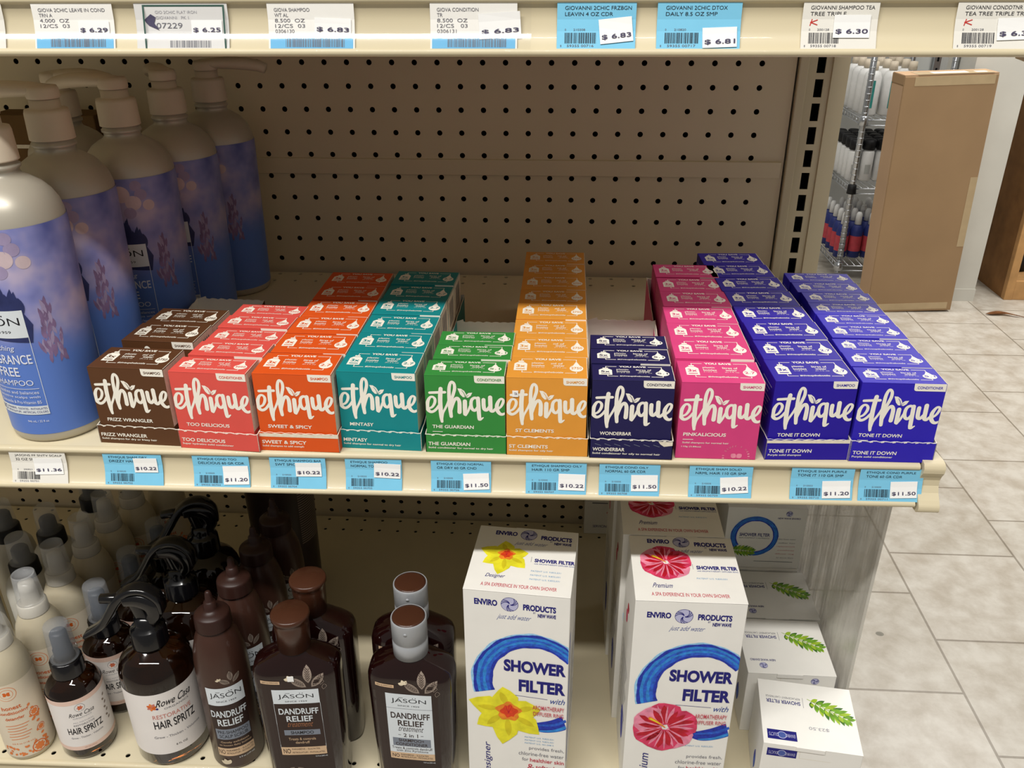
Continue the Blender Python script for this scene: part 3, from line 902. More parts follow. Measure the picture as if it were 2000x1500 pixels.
def bar_top(c, D, nx, drop, unit):
    a = Art()
    f = D/0.038
    V = lambda v: v*f*0.001
    W = BW
    P = 'white_print'
    a.line([(0.0105, V(29.8)), (0.0105, V(32.8)), (0.0185, V(32.8))], 0.0006, P)
    a.line([(0.0430, V(32.8)), (0.0530, V(32.8)), (0.0530, V(30.2))], 0.0006, P)
    a.text('YOU SAVE', 0.0205, V(31.2), 0.0412, V(34.6), P, 0, 0.035)
    # little bottle
    a.rect(0.0080, V(27.2), 0.0122, V(29.4), P)
    a.poly([(0.0050, V(12)), (0.0150, V(12)), (0.0150, V(24)), (0.0128, V(26.6)), (0.0072, V(26.6)), (0.0050, V(24))], P)
    a.text(nx, 0.0066, V(17.5), 0.0135, V(22.5), c, 1, 0.02)
    a.rect(0.0066, V(14.0), 0.0135, V(15.2), c, 1)
    # drop
    pts = []
    for k in range(25):
        t = pi*0.5 + 2*pi*k/24*0.83 + 0.53
        pts.append((0.0530 + 0.0052*cos(t), V(17.2) + 0.0058*f*sin(t)))
    pts.append((0.0530, V(30)))
    a.poly(pts, P)
    a.text(drop, 0.0490, V(15.6), 0.0570, V(19.6), c, 1, 0.01)
    a.text('plastic', 0.0185, V(23.6), 0.0278, V(27.2), P, 0, 0.01); a.text('bottles', 0.0185, V(19.6), 0.0285, V(22.8), P, 0, 0.01)
    a.text('(11.8 fl. oz)', 0.0185, V(16.8), 0.0283, V(18.6), P)
    a.text(unit, 0.0335, V(23.6), 0.0450 if len(unit) > 6 else 0.0425, V(27.0), P, 0, 0.01); a.text('water', 0.0352, V(19.8), 0.0440, V(22.6), P, 0, 0.01)
    a.text('(91.3 fl. oz)', 0.0345, V(16.8), 0.0450, V(18.6), P)
    a.text('#giveupthebottle', 0.0205, V(7.4), 0.0430, V(10.8), P, 0, 0.015)
    a.line([(0.0115, V(11.2)), (0.0115, V(8.6)), (0.0190, V(8.6))], 0.0006, P)
    a.line([(0.0445, V(8.6)), (0.0530, V(8.6)), (0.0530, V(10.6))], 0.0006, P)
    a.rect(W-0.0005, 0.0005, W-0.0001, D-0.0005, 'card_edge')
    return a

ORD = ['frontmost', 'second', 'third', 'fourth', 'fifth', 'sixth', 'seventh', 'eighth', 'ninth']
def bar_column(col, kind, name, desc, nx, drop, unit, ys, xs, rot, word, tray=True, tray_h=0.0165, gap=0.0, zj=None):
    c = 'eth_' + col
    D = 0.0375 if kind == 'SHAMPOO' else 0.0266
    t = thing('shampoo_bar_box' if kind == 'SHAMPOO' else 'conditioner_bar_box', '', 'soap box', group='%s boxes of hair bars in one row on the middle shelf' % word)
    mb = MB()
    W, H = BW, BH
    # carton: coloured front, back and left, pale right side with bar code
    vs = [(-W/2,-D/2,0),(W/2,-D/2,0),(W/2,D/2,0),(-W/2,D/2,0),(-W/2,-D/2,H-0.0006),(W/2,-D/2,H-0.0006),(W/2,D/2,H-0.0006),(-W/2,D/2,H-0.0006)]
    right = 'card_edge' if col in ('brown','red','orange','teal','green','amber','navy') else c
    mb.add(vs, [(0,3,2,1),(4,5,6,7),(0,1,5,4),(1,2,6,5),(2,3,7,6),(3,0,4,7)], [c, c, c, right, c, c])
    mb.art(bar_front(c, kind, name, desc, col == 'pink', col in ('pink', 'green', 'violet')), front(-W/2, -D/2, H))
    a = Art()
    if right == 'card_edge':
        a.rect(0, 0, D, H*0.24, c)
        for k in range(7): a.rect(D*0.2+k*D*0.09, H*0.55, D*0.2+k*D*0.09+D*0.04, H*0.92, 'ink_soft')
        mb.art(a, rightmap(W/2, -D/2, 0))
    a = Art()
    for k in range(9): a.rect(0.006, H*(0.86-0.055*k), D-0.007-0.004*(k % 3), H*(0.86-0.055*k)+0.0006, 'orb' if col in ('violet','indigo') else 'hib_pale')
    if col in ('violet', 'indigo', 'pink'): mb.art(a, leftmap(-W/2, D/2, 0))
    mb.build('carton', t)
    mb = MB()
    mb.rbox(-W/2, W/2, -D/2-0.0002, D/2, H-0.0006, H, c, 0.0003, 2)
    mb.art(bar_top(c, D, nx, drop, unit), topmap(-W/2, -D/2, H))
    mb.build('top_flap', t)
    zb = ZM + (0.0012 if tray else 0.0004)
    what = 'shampoo' if kind == 'SHAMPOO' else 'conditioner'
    for i, (y, x) in enumerate(zip(ys, xs)):
        n = len(ys)
        pos = ORD[i] + (' box' if i == 0 else ' box from the front')
        if i == n-1: pos = 'rearmost box'
        lab = '%s in the row of %s %s bar boxes' % (pos, word, what)
        z = zb + (zj[i] if zj else 0)
        if i == 0: t.location = (x, y + D/2, z); t.rotation_euler.z = rot; t['label'] = lab
        else: dup(t, (x, y + D/2, z), rot, lab)
    if tray: return
rows_y = lambda l: [v - 0.0072 for v in l]
def even(y0, D, n): return [y0 + D*i for i in range(n)]
SH, CO = 'SHAMPOO', 'CONDITIONER'
bar_column('brown', SH, 'FRIZZ WRANGLER', 'Solid shampoo for dry or frizzy hair', '3x', '2750', 'ml of', [-0.4253, -0.3772, -0.3392], [-0.2672, -0.2622, -0.2608], -0.04, 'dark brown', zj=[0,0.0016,0])
bar_column('red', CO, 'TOO DELICIOUS', 'Super hydrating solid conditioner', '5x', '5050', 'ml of', even(-0.4300, 0.0285, 5), [-0.2010,-0.1965,-0.1945,-0.1935,-0.1915], -0.045, 'coral red', zj=[0,0.0012,0,0.0012,0.0003])
bar_column('orange', SH, 'SWEET & SPICY', 'Solid shampoo to add oomph', '3x', '2.7', 'litres of', even(-0.4290, 0.0390, 6), [-0.1360,-0.1335,-0.1322,-0.1315,-0.1310,-0.1310], -0.015, 'orange', zj=[0,0,0.0003,0,0.0004,0])
bar_column('teal', SH, 'MINTASY', 'Solid shampoo for normal to dry hair', '3x', '2.7', 'litres of', even(-0.4225, 0.0384, 6), [-0.0722,-0.0708,-0.0694,-0.0681,-0.0667,-0.0654], -0.033, 'teal', zj=[0,0,0,0.0010,0,0.0010])
bar_column('green', CO, 'THE GUARDIAN', 'Solid conditioner for normal to dry hair', '5x', '5.1', 'litres of', even(-0.4245, 0.0272, 3), [-0.0045,-0.0015,-0.0010], 0.0, 'green', zj=[0,0.0012,0.0014])
bar_column('amber', SH, 'ST CLEMENTS', 'Solid shampoo for oily hair', '3x', '2750', 'ml of', even(-0.4252, 0.0379, 8), [0.0580,0.0590,0.0590,0.0592,0.0597,0.0600,0.0600,0.0600], 0.0, 'amber yellow', zj=[0,0,0,0.0010,0,0.0003,0,0.0004])
bar_column('navy', CO, 'WONDERBAR', 'Solid conditioner for oily to normal hair', '5x', '5.1', 'litres of', even(-0.4262, 0.0276, 3), [0.1230,0.1225,0.1230], 0.0, 'dark navy', zj=[0,0.0010,0.0012])
bar_column('pink', SH, 'PINKALICIOUS', 'Solid shampoo for normal hair', '3x', '2.7', 'litres of', even(-0.4250, 0.0384, 7), [0.1895,0.1885,0.1893,0.1897,0.1905,0.1908,0.1905], 0.0, 'hot pink', tray=False, zj=[0,0.0018,0,0,0.0004,0.0002,0.0010])
bar_column('indigo', SH, 'TONE IT DOWN', 'Purple solid shampoo', '3x', '2.7', 'litres of', even(-0.4207, 0.0382, 8), [0.2580,0.2568,0.2555,0.2535,0.2513,0.2485,0.2450,0.2420], 0.045, 'deep indigo', zj=[0,0,0.0006,0,0,0,0.0002,0])
bar_column('violet', CO, 'TONE IT DOWN', 'Purple solid conditioner', '5x', '5.1', 'litres of', even(-0.4207, 0.0272, 9), [0.3225,0.3218,0.3215,0.3222,0.3225,0.3220,0.3225,0.3195,0.3185], 0.0, 'bright violet', zj=[0,0.0004,0,0.0008,0,0,0,0,0])

# a stray white scrap of price sticker on the frontmost amber box
a = Art(); a.rect(0, 0, 0.0044, 0.0052, 'sticker'); a.line([(0.0015,0.0034),(0.003,0.0034),(0.0034,0.0022),(0.0018,0.0022)], 0.0004, 'ink_price', 1)
mb = MB(); mb.box(0, 0.0044, -0.0003, 0, 0, 0.0052, 'sticker'); mb.art(a, front(0, -0.0003, 0))
o = mb.build('price_scrap', None, (0.0320, -0.4256, ZM+0.0012+BH-0.0165))
tag(o, 'white scrap of a price sticker on the front of the frontmost amber box', 'sticker')

# ------------------------------------------------------------------ torn display trays
def torn(u0, v0, u1, v1, n, seed, amp=0.0004):
    r = random.Random(seed)
    return [(u0+(u1-u0)*k/n, v0+(v1-v0)*k/n + ((-amp if k % 3 == 1 else amp*0.4) + r.uniform(-amp, amp)*0.4 if 0 < k < n else 0)) for k in range(n+1)]
def display_tray(col, name, desc, x, y0, y1, hf, hb, word, rot=0.0, band=0.0, front_panel=True, left_h=None, navy=False, hr=None, W=0.0640):
    """local origin: front middle of the tray floor"""
    c = 'eth_' + col
    t = thing('display_tray', 'torn open %s cardboard tray holding the %s boxes' % (word, word), 'display tray', (x, y0, ZM), rot, 'torn cardboard display trays')
    L, T = y1-y0, 0.0006
    mb = MB(); mb.box(-W/2+T, W/2-T, T, L-T, 0.0003, 0.0011, 'tray_in'); mb.build('tray_floor', t)
    if front_panel:
        mb = MB()
        e = torn(W/2, hf, -W/2, hf+0.0004, 24, sum(map(ord, col)))
        mb.prism([(-W/2, 0.0003), (W/2, 0.0003)] + e, lambda u, v, o: (u, -o, v), T, c, 'tray_in', 'white_print')
        a = Art()
        if band:
            lo = torn(-W/2, hf-0.0002, W/2, hf-0.0006, 24, sum(map(ord, col)))
            a.poly([(-W/2+0.0002, hf-band)] + [(W/2-0.0002, hf-band)] + [(u, v-0.0003) for u, v in reversed(torn(-W/2+0.0002, hf, W/2-0.0002, hf+0.0004, 24, 3, 0.0003))], 'card_edge', 0)
        else:
            a.stroke([(u, v-0.0002, 0.00026) for u, v in reversed(e)], 'white_print', 0, n=1, caps=False)
            for k in range(7):
                u = -W/2 + 0.0055 + k*0.0085
                a.line([(u, hf-0.0006), (u+0.0016, hf-0.0003)], 0.0007, 'white_print', 0)
        a.text(name, -W/2+0.0022, 0.0066, -W/2+0.0022+0.00275*len(name), 0.0097, 'white_print', 0, 0.02, 0.05)
        a.text(desc, -W/2+0.0022, 0.0033, -W/2+0.0022+0.00128*len(desc), 0.0054, 'white_print', 0, 0.015)
        if navy:
            for k in range(7): a.line([(-W/2+0.004+k*0.0075, hf-0.004), (-W/2+0.0085+k*0.0075, hf-0.0055)], 0.0003, 'panel_grey', 0)
            a.poly([(W/2-0.0115, hf-0.0008), (W/2-0.0005, hf-0.0008), (W/2-0.0005, hf-0.0042), (W/2-0.0070, hf-0.0052), (W/2-0.0100, hf-0.0030)], 'card_edge', 1)
        mb.art(a, lambda u, v, o: (u, -o, v))
        mb.build('front_panel', t)
    for s, h1 in ((-1, left_h or hb), (1, hr or hb)):
        mb = MB()
        h0 = hf if front_panel else hf*0.3
        pr = [(0, 0.0003), (L, 0.0003)] + torn(L, h1, 0, h0, 30, s+5+len(col), 0.0009)
        mb.prism(pr, lambda u, v, o, s=s: (s*(W/2+o), u, v), T, c, 'tray_in', 'card_edge')
        mb.build('side_wall', t)
    mb = MB()
    mb.prism([(-W/2, 0.0003), (W/2, 0.0003)] + torn(W/2, hb, -W/2+0.010, hb, 20, 9+len(col), 0.0006) + [(-W/2+0.0095, hb+0.0022), (-W/2, hb-0.001)],
             lambda u, v, o: (u, L-T+o, v), T, c, 'tray_in', 'card_edge')
    mb.build('back_wall', t)
    return t
display_tray('brown', 'FRIZZ WRANGLER', 'Solid shampoo for dry or frizzy hair', -0.2668, -0.4270, -0.2250, 0.0160, 0.0480, 'dark brown', rot=-0.04, W=0.0690)
display_tray('red', 'TOO DELICIOUS', 'Super hydrating solid conditioner', -0.2003, -0.4320, -0.2600, 0.0160, 0.0200, 'coral red', rot=-0.055, W=0.0655)
display_tray('orange', 'SWEET & SPICY', 'Solid shampoo to add oomph', -0.1362, -0.4310, -0.1850, 0.0162, 0.0300, 'orange', rot=-0.012, band=0.0034)
display_tray('teal', 'MINTASY', 'Solid shampoo for normal to dry hair', -0.0722, -0.4245, -0.1830, 0.0165, 0.0420, 'teal', rot=-0.0345, hr=0.0400, W=0.0650)
display_tray('green', 'THE GUARDIAN', 'Solid conditioner for normal to dry hair', -0.0045, -0.4265, -0.2350, 0.0160, 0.0330, 'green')
display_tray('amber', 'ST CLEMENTS', 'Solid shampoo for oily hair', 0.0590, -0.4272, -0.1150, 0.0165, 0.0300, 'amber yellow')
display_tray('navy', 'WONDERBAR', 'Solid conditioner for oily to normal hair', 0.1240, -0.4282, -0.2500, 0.0170, 0.0440, 'dark navy', navy=True)
display_tray('indigo', 'TONE IT DOWN', 'Purple solid shampoo', 0.2595, -0.4227, -0.1100, 0.0180, 0.0300, 'deep indigo', rot=0.045, band=0.0030)
display_tray('violet', 'TONE IT DOWN', 'Purple solid conditioner', 0.3235, -0.4227, -0.1720, 0.0180, 0.0260, 'bright violet', rot=0.008)
# the pink tray has lost its front: a torn side wall and floor are left
t = thing('display_tray', 'torn pink cardboard tray under the hot pink boxes, front panel torn away', 'display tray', (0.1875, -0.3900, ZM), 0.0, 'torn cardboard display trays')
mb = MB(); mb.prism([(0, 0.0002), (0.235, 0.0002)] + torn(0.235, 0.0520, 0, 0.014, 26, 4, 0.001), lambda u, v, o: (-0.0325-o, u, v), 0.0006, 'eth_pink', 'tray_in', 'card_edge'); mb.build('side_wall', t)
mb = MB(); mb.prism([(-0.0322, 0.0002), (0.0320, 0.0002), (0.0320, 0.030), (-0.0322, 0.052)], lambda u, v, o: (u, 0.2356+o, v), 0.0006, 'eth_pink', 'tray_in', 'card_edge'); mb.build('back_wall', t)
# ------------------------------------------------------------------ tall pump bottles
def jason_word(a, u0, v0, u1, v1, mat, layer, since='SINCE 1959'):
    a.text('JASON', u0, v0, u1, v1, mat, layer, -0.004)
    w = u1-u0; h = v1-v0
    a.rect(u0+w*0.215, v1+h*0.14, u0+w*0.345, v1+h*0.21, mat, layer)
    for f in (0.625, 0.70): a.ell(u0+w*f, v1+h*0.19, h*0.075, h*0.075, mat, layer, n=10)
    a.text(since, u0+w*0.18, v0-h*0.52, u0+w*0.80, v0-h*0.27, mat, layer)

def shell(mb, r, z0, z1, a_from, a_to, mat, n=40):
    vs, fs = [], []
    for k in range(n+1):
        a = a_from + (a_to-a_from)*k/n
        vs += [(r*sin(a), -r*cos(a), z0), (r*sin(a), -r*cos(a), z1)]
    for k in range(n): fs.append((2*k, 2*k+2, 2*k+3, 2*k+1))
    mb.add(vs, fs, mat, True)

def pump_bottle(label, body, lab, cap, dark=False):
    t = thing('pump_bottle', label, 'bottle', (0,0,0), 0, 'tall pump bottles on the left')
    mb = MB()
    mb.lathe([(0.0,0.0022),(0.026,0.0022),(0.0300,0),(0.0345,0.0006),(0.0366,0.0035),(0.0371,0.0075),(0.0398,0.166),(0.0393,0.1735),(0.0374,0.1815),(0.0336,0.1885),(0.0282,0.1948),(0.0216,0.1992),
              (0.0172,0.2015),(0.0158,0.2035),(0.0157,0.2062),(0.0172,0.2070),(0.0173,0.2090),(0.0158,0.2100),(0.0158,0.2140),(0,0.2140)], body, 56)
    mb.build('bottle_body', t)
    mb = MB()
    R = 0.0373
    rz = lambda v: 0.0373 + 0.0027*(v-0.0075)/0.1585
    n = 72
    vs = []
    for k in range(n+1):
        an = -2.3 + 4.6*k/n
        for v in (0.0085, 0.1660, 0.1715):
            r = rz(v) if v < 0.17 else 0.0398
            vs.append((r*sin(an), -r*cos(an), v))
    mb.add(vs, [f for k in range(n) for f in ((3*k, 3*k+3, 3*k+4, 3*k+1), (3*k+1, 3*k+4, 3*k+5, 3*k+2))], lab, True)
    a = Art()
    a0 = -0.20
    if not dark:
        rnd = random.Random(3)
        for u, v, r, m in [(0.010,0.158,0.0075,'bokeh'),(0.019,0.150,0.0065,'bokeh'),(0.026,0.157,0.0050,'bokeh_soft'),(0.015,0.141,0.0052,'bokeh_soft'),(0.031,0.147,0.0048,'bokeh'),(-0.004,0.160,0.005,'bokeh_soft'),(-0.03,0.150,0.008,'bokeh'),(0.023,0.165,0.0046,'bokeh_soft')]:
            a.ell(u, v, r, r, m, 1, n=24)
        for k in range(60):
            f = rnd.random()**1.3
            v = 0.066 + 0.046*f
            a.leaf(0.037 + rnd.uniform(-0.0085, 0.0085)*(1.05-f), v, 0.010*rnd.uniform(0.6, 1.3), 0.0013, pi/2+rnd.uniform(-.3, .3), 'lav_rose' if k % 3 else 'bokeh_soft', 0, 4)
        for k in range(34):
            u = -0.024 + 0.048*k/34 + rnd.uniform(-0.001, 0.001)
            h = 0.012 + 0.018*math.exp(-((u-0.006)/0.010)**2)*rnd.uniform(0.7, 1.1)
            a.leaf(u, 0.108, h, 0.0022, pi/2 + rnd.uniform(-0.25, 0.25), 'lav_dark', 2)
        a.poly([(-0.026,0.092),(0.024,0.086),(0.027,0.100),(0.020,0.116),(-0.024,0.118)], 'lav_dark', 2)
    else:
        for k in range(26):
            a.rect(0.026, 0.166-0.0032*k, 0.066-0.004*(k % 3), 0.1672-0.0032*k, 'botanic', 1, 8)
        for k in range(3): a.leaf(0.010+0.004*k, 0.079, 0.018, 0.004, pi/2-0.5+0.5*k, 'botanic', 1)
    L, Rr = -0.0222, 0.0222
    dz = -0.034 if dark else 0.0
    a.rect(L, 0.0905+dz, Rr, 0.1120+dz, 'panel_pale', 4, 10)
    jason_word(a, L+0.0035, 0.0985+dz, Rr-0.0035, 0.1065+dz, 'black_ink', 5)
    a.line([(Rr-0.0002, 0.0905), (Rr-0.0002, 0.028)], 0.0004, 'panel_pale', 4); a.line([(L+0.0002, 0.0905), (L+0.0002, 0.028)], 0.0004, 'panel_pale', 4)
    W = 'label_text'
    if not dark:
        a.text('soothing', -0.012, 0.0790, 0.009, 0.0845, W, 4, 0, 0.3)
        a.text('FRAGRANCE', -0.0195, 0.0692, 0.0200, 0.0768, W, 4, 0.012); a.text('FREE', -0.0085, 0.0590, 0.0085, 0.0665, W, 4, 0.012)
        a.text('SHAMPOO', -0.0165, 0.0512, 0.0165, 0.0558, W, 4)
        a.rect(-0.0195, 0.0482, 0.0195, 0.0486, W, 4, 8)
        for i, s in enumerate(['Soothes and balances', 'sensitive scalps with', 'Chamomile & Pro-Vitamin B5']): a.text(s, -0.0185, 0.0440-0.0042*i, 0.0185, 0.0466-0.0042*i, W, 4)
        a.rect(L, 0.0262, Rr, 0.0335, 'panel_pale', 4, 10)
        a.text('NO', L+0.001, 0.0275, L+0.008, 0.0322, 'navy_ink', 5)
        a.text('PARABENS - SULFATES - PHTHALATES', L+0.0095, 0.0304, Rr-0.001, 0.0322, 'navy_ink', 5); a.text('PETROLATUM - ARTIFICIAL COLORS', L+0.0095, 0.0275, Rr-0.001, 0.0293, 'navy_ink', 5)
        a.text('946 mL / 32 fl oz', 0.004, 0.0195, 0.0200, 0.0214, W, 4)
    mb.art(a, lambda u, v, o: ((rz(v)+o)*sin(a0+u/R), -(rz(v)+o)*cos(a0+u/R), v), 0.00006, 0.00008, maxu=0.0026)
    mb.build('printed_sleeve', t)
    mb = MB()
    mb.lathe([(0.0150,0.2120),(0.0176,0.2122),(0.0176,0.2132),(0.0171,0.2325),(0.0163,0.2352),(0.0125,0.2357),(0.0118,0.2365),(0.0116,0.2425),(0.009,0.243)], cap, 72, ribs=(2,3,0.00025))
    mb.build('collar', t)
    mb = MB()
    mb.lathe([(0.0085,0.2428),(0.0122,0.2432),(0.0128,0.2450),(0.0126,0.2500),(0.0115,0.2525),(0,0.2532)], cap, 32)
    mb.tube([(-0.006,0,0.2492),(0.010,0,0.2500),(0.028,0,0.2502),(0.044,0,0.2490),(0.056,0,0.2468),(0.063,0,0.2440)],
            [(0.0098,0.0044),(0.0108,0.0056),(0.0100,0.0064),(0.0088,0.0064),(0.0076,0.0058),(0.0062,0.0052)], cap, 14)
    mb.build('pump_head', t)
    return t
def turn_pump(t, a):
    for c in t.children:
        if c.name.startswith('pump_head'): c.rotation_euler.z = a
pb = pump_bottle('frontmost pearl grey pump bottle with blue sleeve, cut by the photo edge', 'pearl', 'lavender_label', 'pump_plastic')
pb.location = (-0.3500, -0.3930, ZM); pb.scale.z = 1.03; turn_pump(pb, radians(205))
for (x, y, r, p, lab) in [
    (-0.3540, -0.3045, 0.05, 184, 'second pearl grey pump bottle from the front, spout pointing left'),
    (-0.3370, -0.2215, 0.10, 172, 'third pearl grey pump bottle from the front, behind the brown boxes'),
    (-0.3260, -0.1420, 0.02, 125, 'fourth pearl grey pump bottle from the front, spout turned away'),
    (-0.3140, -0.0625, -0.25, 5, 'rearmost pearl grey pump bottle by the pegboard, spout pointing right'),
    (-0.4230, -0.1640, 0.0, -6, 'pump bottle mostly hidden in the second file, only its spout showing')]:
    b = dup(pb, (x, y, ZM), r, lab, 'tall pump bottles on the left'); turn_pump(b, radians(p) - r); b.scale.z = 1.025 if y < -0.25 else 1.01 if y < -0.2 else 1.0
m = MB(); m.rbox(-0.060, 0.060, -0.020, 0.020, 0, 0.196, 'old_carton', 0.001)
a = Art(); a.rect(-0.06, 0.16, 0.06, 0.164, 'card_edge'); m.art(a, front(0, -0.02, 0))
o = m.build('brown_carton', None, (-0.5060, -0.0450, ZM))
tag(o, 'brown cardboard carton behind the pump bottles against the pegboard', 'carton')
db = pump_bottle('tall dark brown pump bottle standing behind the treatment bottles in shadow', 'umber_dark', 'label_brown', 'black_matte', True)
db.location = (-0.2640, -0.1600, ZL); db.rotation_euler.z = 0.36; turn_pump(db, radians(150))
del db['group']

# ------------------------------------------------------------------ flat treatment bottles
def leaf_sprig(a, u, v, s, layer=2, rot=0.0):
    def L(dx, dy, ln, w, an, m, l):
        a.leaf(u + s*(dx*cos(rot)-dy*sin(rot)), v + s*(dx*sin(rot)+dy*cos(rot)), ln*s, w*s, radians(an)+rot, m, l)
    for dx, dy, an in ((0.0, 0.004, 92), (0.0015, 0.001, 50), (-0.0015, 0.001, 143)):
        L(dx, dy, 0.0115, 0.0026, an, 'botanic', layer)
        for k in range(6):
            t = 0.0018+0.0014*k
            ax, ay = dx + t*cos(radians(an)), dy + t*sin(radians(an))
            for sg in (1, -1):
                bx, by = ax + 0.0022*cos(radians(an+35*sg)), ay + 0.0022*sin(radians(an+35*sg))
                a.line([(u+s*(ax*cos(rot)-ay*sin(rot)), v+s*(ax*sin(rot)+ay*cos(rot))), (u+s*(bx*cos(rot)-by*sin(rot)), v+s*(bx*sin(rot)+by*cos(rot)))], 0.00032*s, 'label_umber', layer+1)
    for an in (60, 110, 165): L(-0.0105, 0.0065, 0.0034, 0.0011, an, 'botanic_cream', layer)

FS = [(0,0.0335,0.0160,3.0),(0.0010,0.0360,0.0185,3.2),(0.0040,0.0376,0.0200,3.4),(0.0600,0.0386,0.0208,3.6),(0.1250,0.0396,0.0212,3.6),(0.1380,0.0394,0.0210,3.5),
      (0.1440,0.0378,0.0200,3.2),(0.1485,0.0335,0.0184,2.8),(0.1530,0.0260,0.0166,2.5),(0.1570,0.0188,0.0148,2.2),(0.1592,0.0138,0.0132,2),(0.1605,0.0128,0.0128,2),(0.1640,0.0126,0.0126,2)]
def flat_at(z):
    for a, b in zip(FS[:-1], FS[1:]):
        if a[0] <= z <= b[0]:
            t = (z-a[0])/(b[0]-a[0]); return [a[k]+(b[k]-a[k])*t for k in range(1, 4)]
    return FS[-1][1:]
def flatmap(u, v, o):
    A, B, e = flat_at(max(v, 0))
    q = max(0.0, 1-min(1, abs(u)/A)**e)
    return (u, -B*q**(1/e)-o, v)
def grid_rect(a, u0, v0, u1, v1, mat, layer, nu=10, nv=10):
    vs, fs = [], []
    for j in range(nv+1):
        for i in range(nu+1): vs.append((u0+(u1-u0)*i/nu, v0+(v1-v0)*j/nv))
    for j in range(nv):
        for i in range(nu):
            k = j*(nu+1)+i; fs.append((k, k+1, k+nu+2, k+nu+1))
    a.raw(vs, fs, mat, layer)
def flat_label(two):
    a = Art()
    grid_rect(a, -0.0335, 0.0050, 0.0265, 0.1370, 'label_brown', 0, 14, 12)
    leaf_sprig(a, 0.0130, 0.1275, 1.55, 2); leaf_sprig(a, -0.0100, 0.0270, 1.05, 2, pi*0.98)
    for du, dv in ((0.0235, 0.131), (0.0255, 0.125)): a.stroke([(du, dv, .0004), (du+0.003, dv+0.003, .0004), (du+0.001, dv+0.006, .0004), (du-0.001, dv+0.003, .0004), (du, dv, .0004)], 'botanic', 3)
    grid_rect(a, -0.0300, 0.1330, -0.0125, 0.1365, 'panel_tan', 3, 4, 2)
    a.text('NEW & IMPROVED', -0.0288, 0.1341, -0.0137, 0.1355, 'label_umber', 4)
    L, R, T, Bt = -0.0210, 0.0210, 0.1265, 0.0430
    H = T-Bt
    y = lambda f: T - f*H
    ink = 'label_umber' if two else 'panel_pale'
    if two: grid_rect(a, L, y(1), R, y(0), 'panel_pale', 3, 10, 10)
    else:
        grid_rect(a, L, y(1), R, y(0), 'label_umber', 3, 10, 10)
        grid_rect(a, L, y(0.205), R, y(0), 'panel_pale', 4, 10, 3)
        a.line([(L, y(0.9)), (L, y(0.2))], 0.0003, 'panel_pale', 4); a.line([(R, y(0.9)), (R, y(0.2))], 0.0003, 'panel_pale', 4)
    jason_word(a, L+0.0050, y(0.140), R-0.0050, y(0.065), 'black_ink', 5)
    if two: a.rect(L, y(0.215), R, y(0.211), 'ink_soft', 5, 10)
    a.text('DANDRUFF', L+0.0035, y(0.365), R-0.0025, y(0.275), ink, 5, 0.02); a.text('RELIEF', L+0.0095, y(0.475), R-0.0085, y(0.39), ink, 5, 0.02)
    a.text('treatment', L+0.009, y(0.555), R-0.010, y(0.49), ink if two else 'copper_ink', 5, -0.006, 0.3)
    if two:
        a.text('2 in 1', L+0.014, y(0.645), R-0.0145, y(0.59), ink, 5, 0.01)
        a.rect(L+0.009, y(0.62), L+0.0115, y(0.614), ink, 5); a.rect(R-0.012, y(0.62), R-0.0095, y(0.614), ink, 5)
        grid_rect(a, L+0.0035, y(0.79), R-0.0030, y(0.665), 'panel_grey', 5, 6, 2)
        a.text('SHAMPOO+', L+0.009, y(0.72), R-0.009, y(0.675), ink, 6, 0.01); a.text('CONDITIONER', L+0.006, y(0.78), R-0.006, y(0.735), ink, 6, 0.01)
        a.text('Treats & controls dandruff', L+0.002, y(0.838), R-0.002, y(0.80), ink, 5); a.text('with Zinc Pyrithione', L+0.006, y(0.885), R-0.006, y(0.847), ink, 5)
        f0 = 0.895
    else:
        grid_rect(a, L+0.0055, y(0.685), R-0.0035, y(0.605), 'panel_grey', 5, 6, 2)
        a.text('SHAMPOO', L+0.0115, y(0.670), R-0.0095, y(0.622), 'black_ink', 6, 0.015)
        a.text('Treats & controls', L+0.0085, y(0.765), R-0.0085, y(0.725), 'panel_tan', 5); a.text('dandruff', L+0.0145, y(0.82), R-0.0145, y(0.78), 'panel_tan', 5)
        f0 = 0.875
    grid_rect(a, L, y(1), R, y(f0), 'panel_tan', 5, 10, 2)
    a.text('NO', L+0.0018, y(0.975), L+0.0085, y(f0+0.025), 'label_umber', 6, 0.01)
    a.text('PARABENS - SULFATES', L+0.010, y(f0+0.045), R-0.006, y(f0+0.02), 'label_umber', 6); a.text('PETROLATUM - PHTHALATES', L+0.010, y(0.975), R-0.002, y(0.95), 'label_umber', 6)
    a.text('12 fl oz (355 ml)', 0.010, y(1.045), R, y(1.02), 'panel_pale', 5, 0.01)
    return a
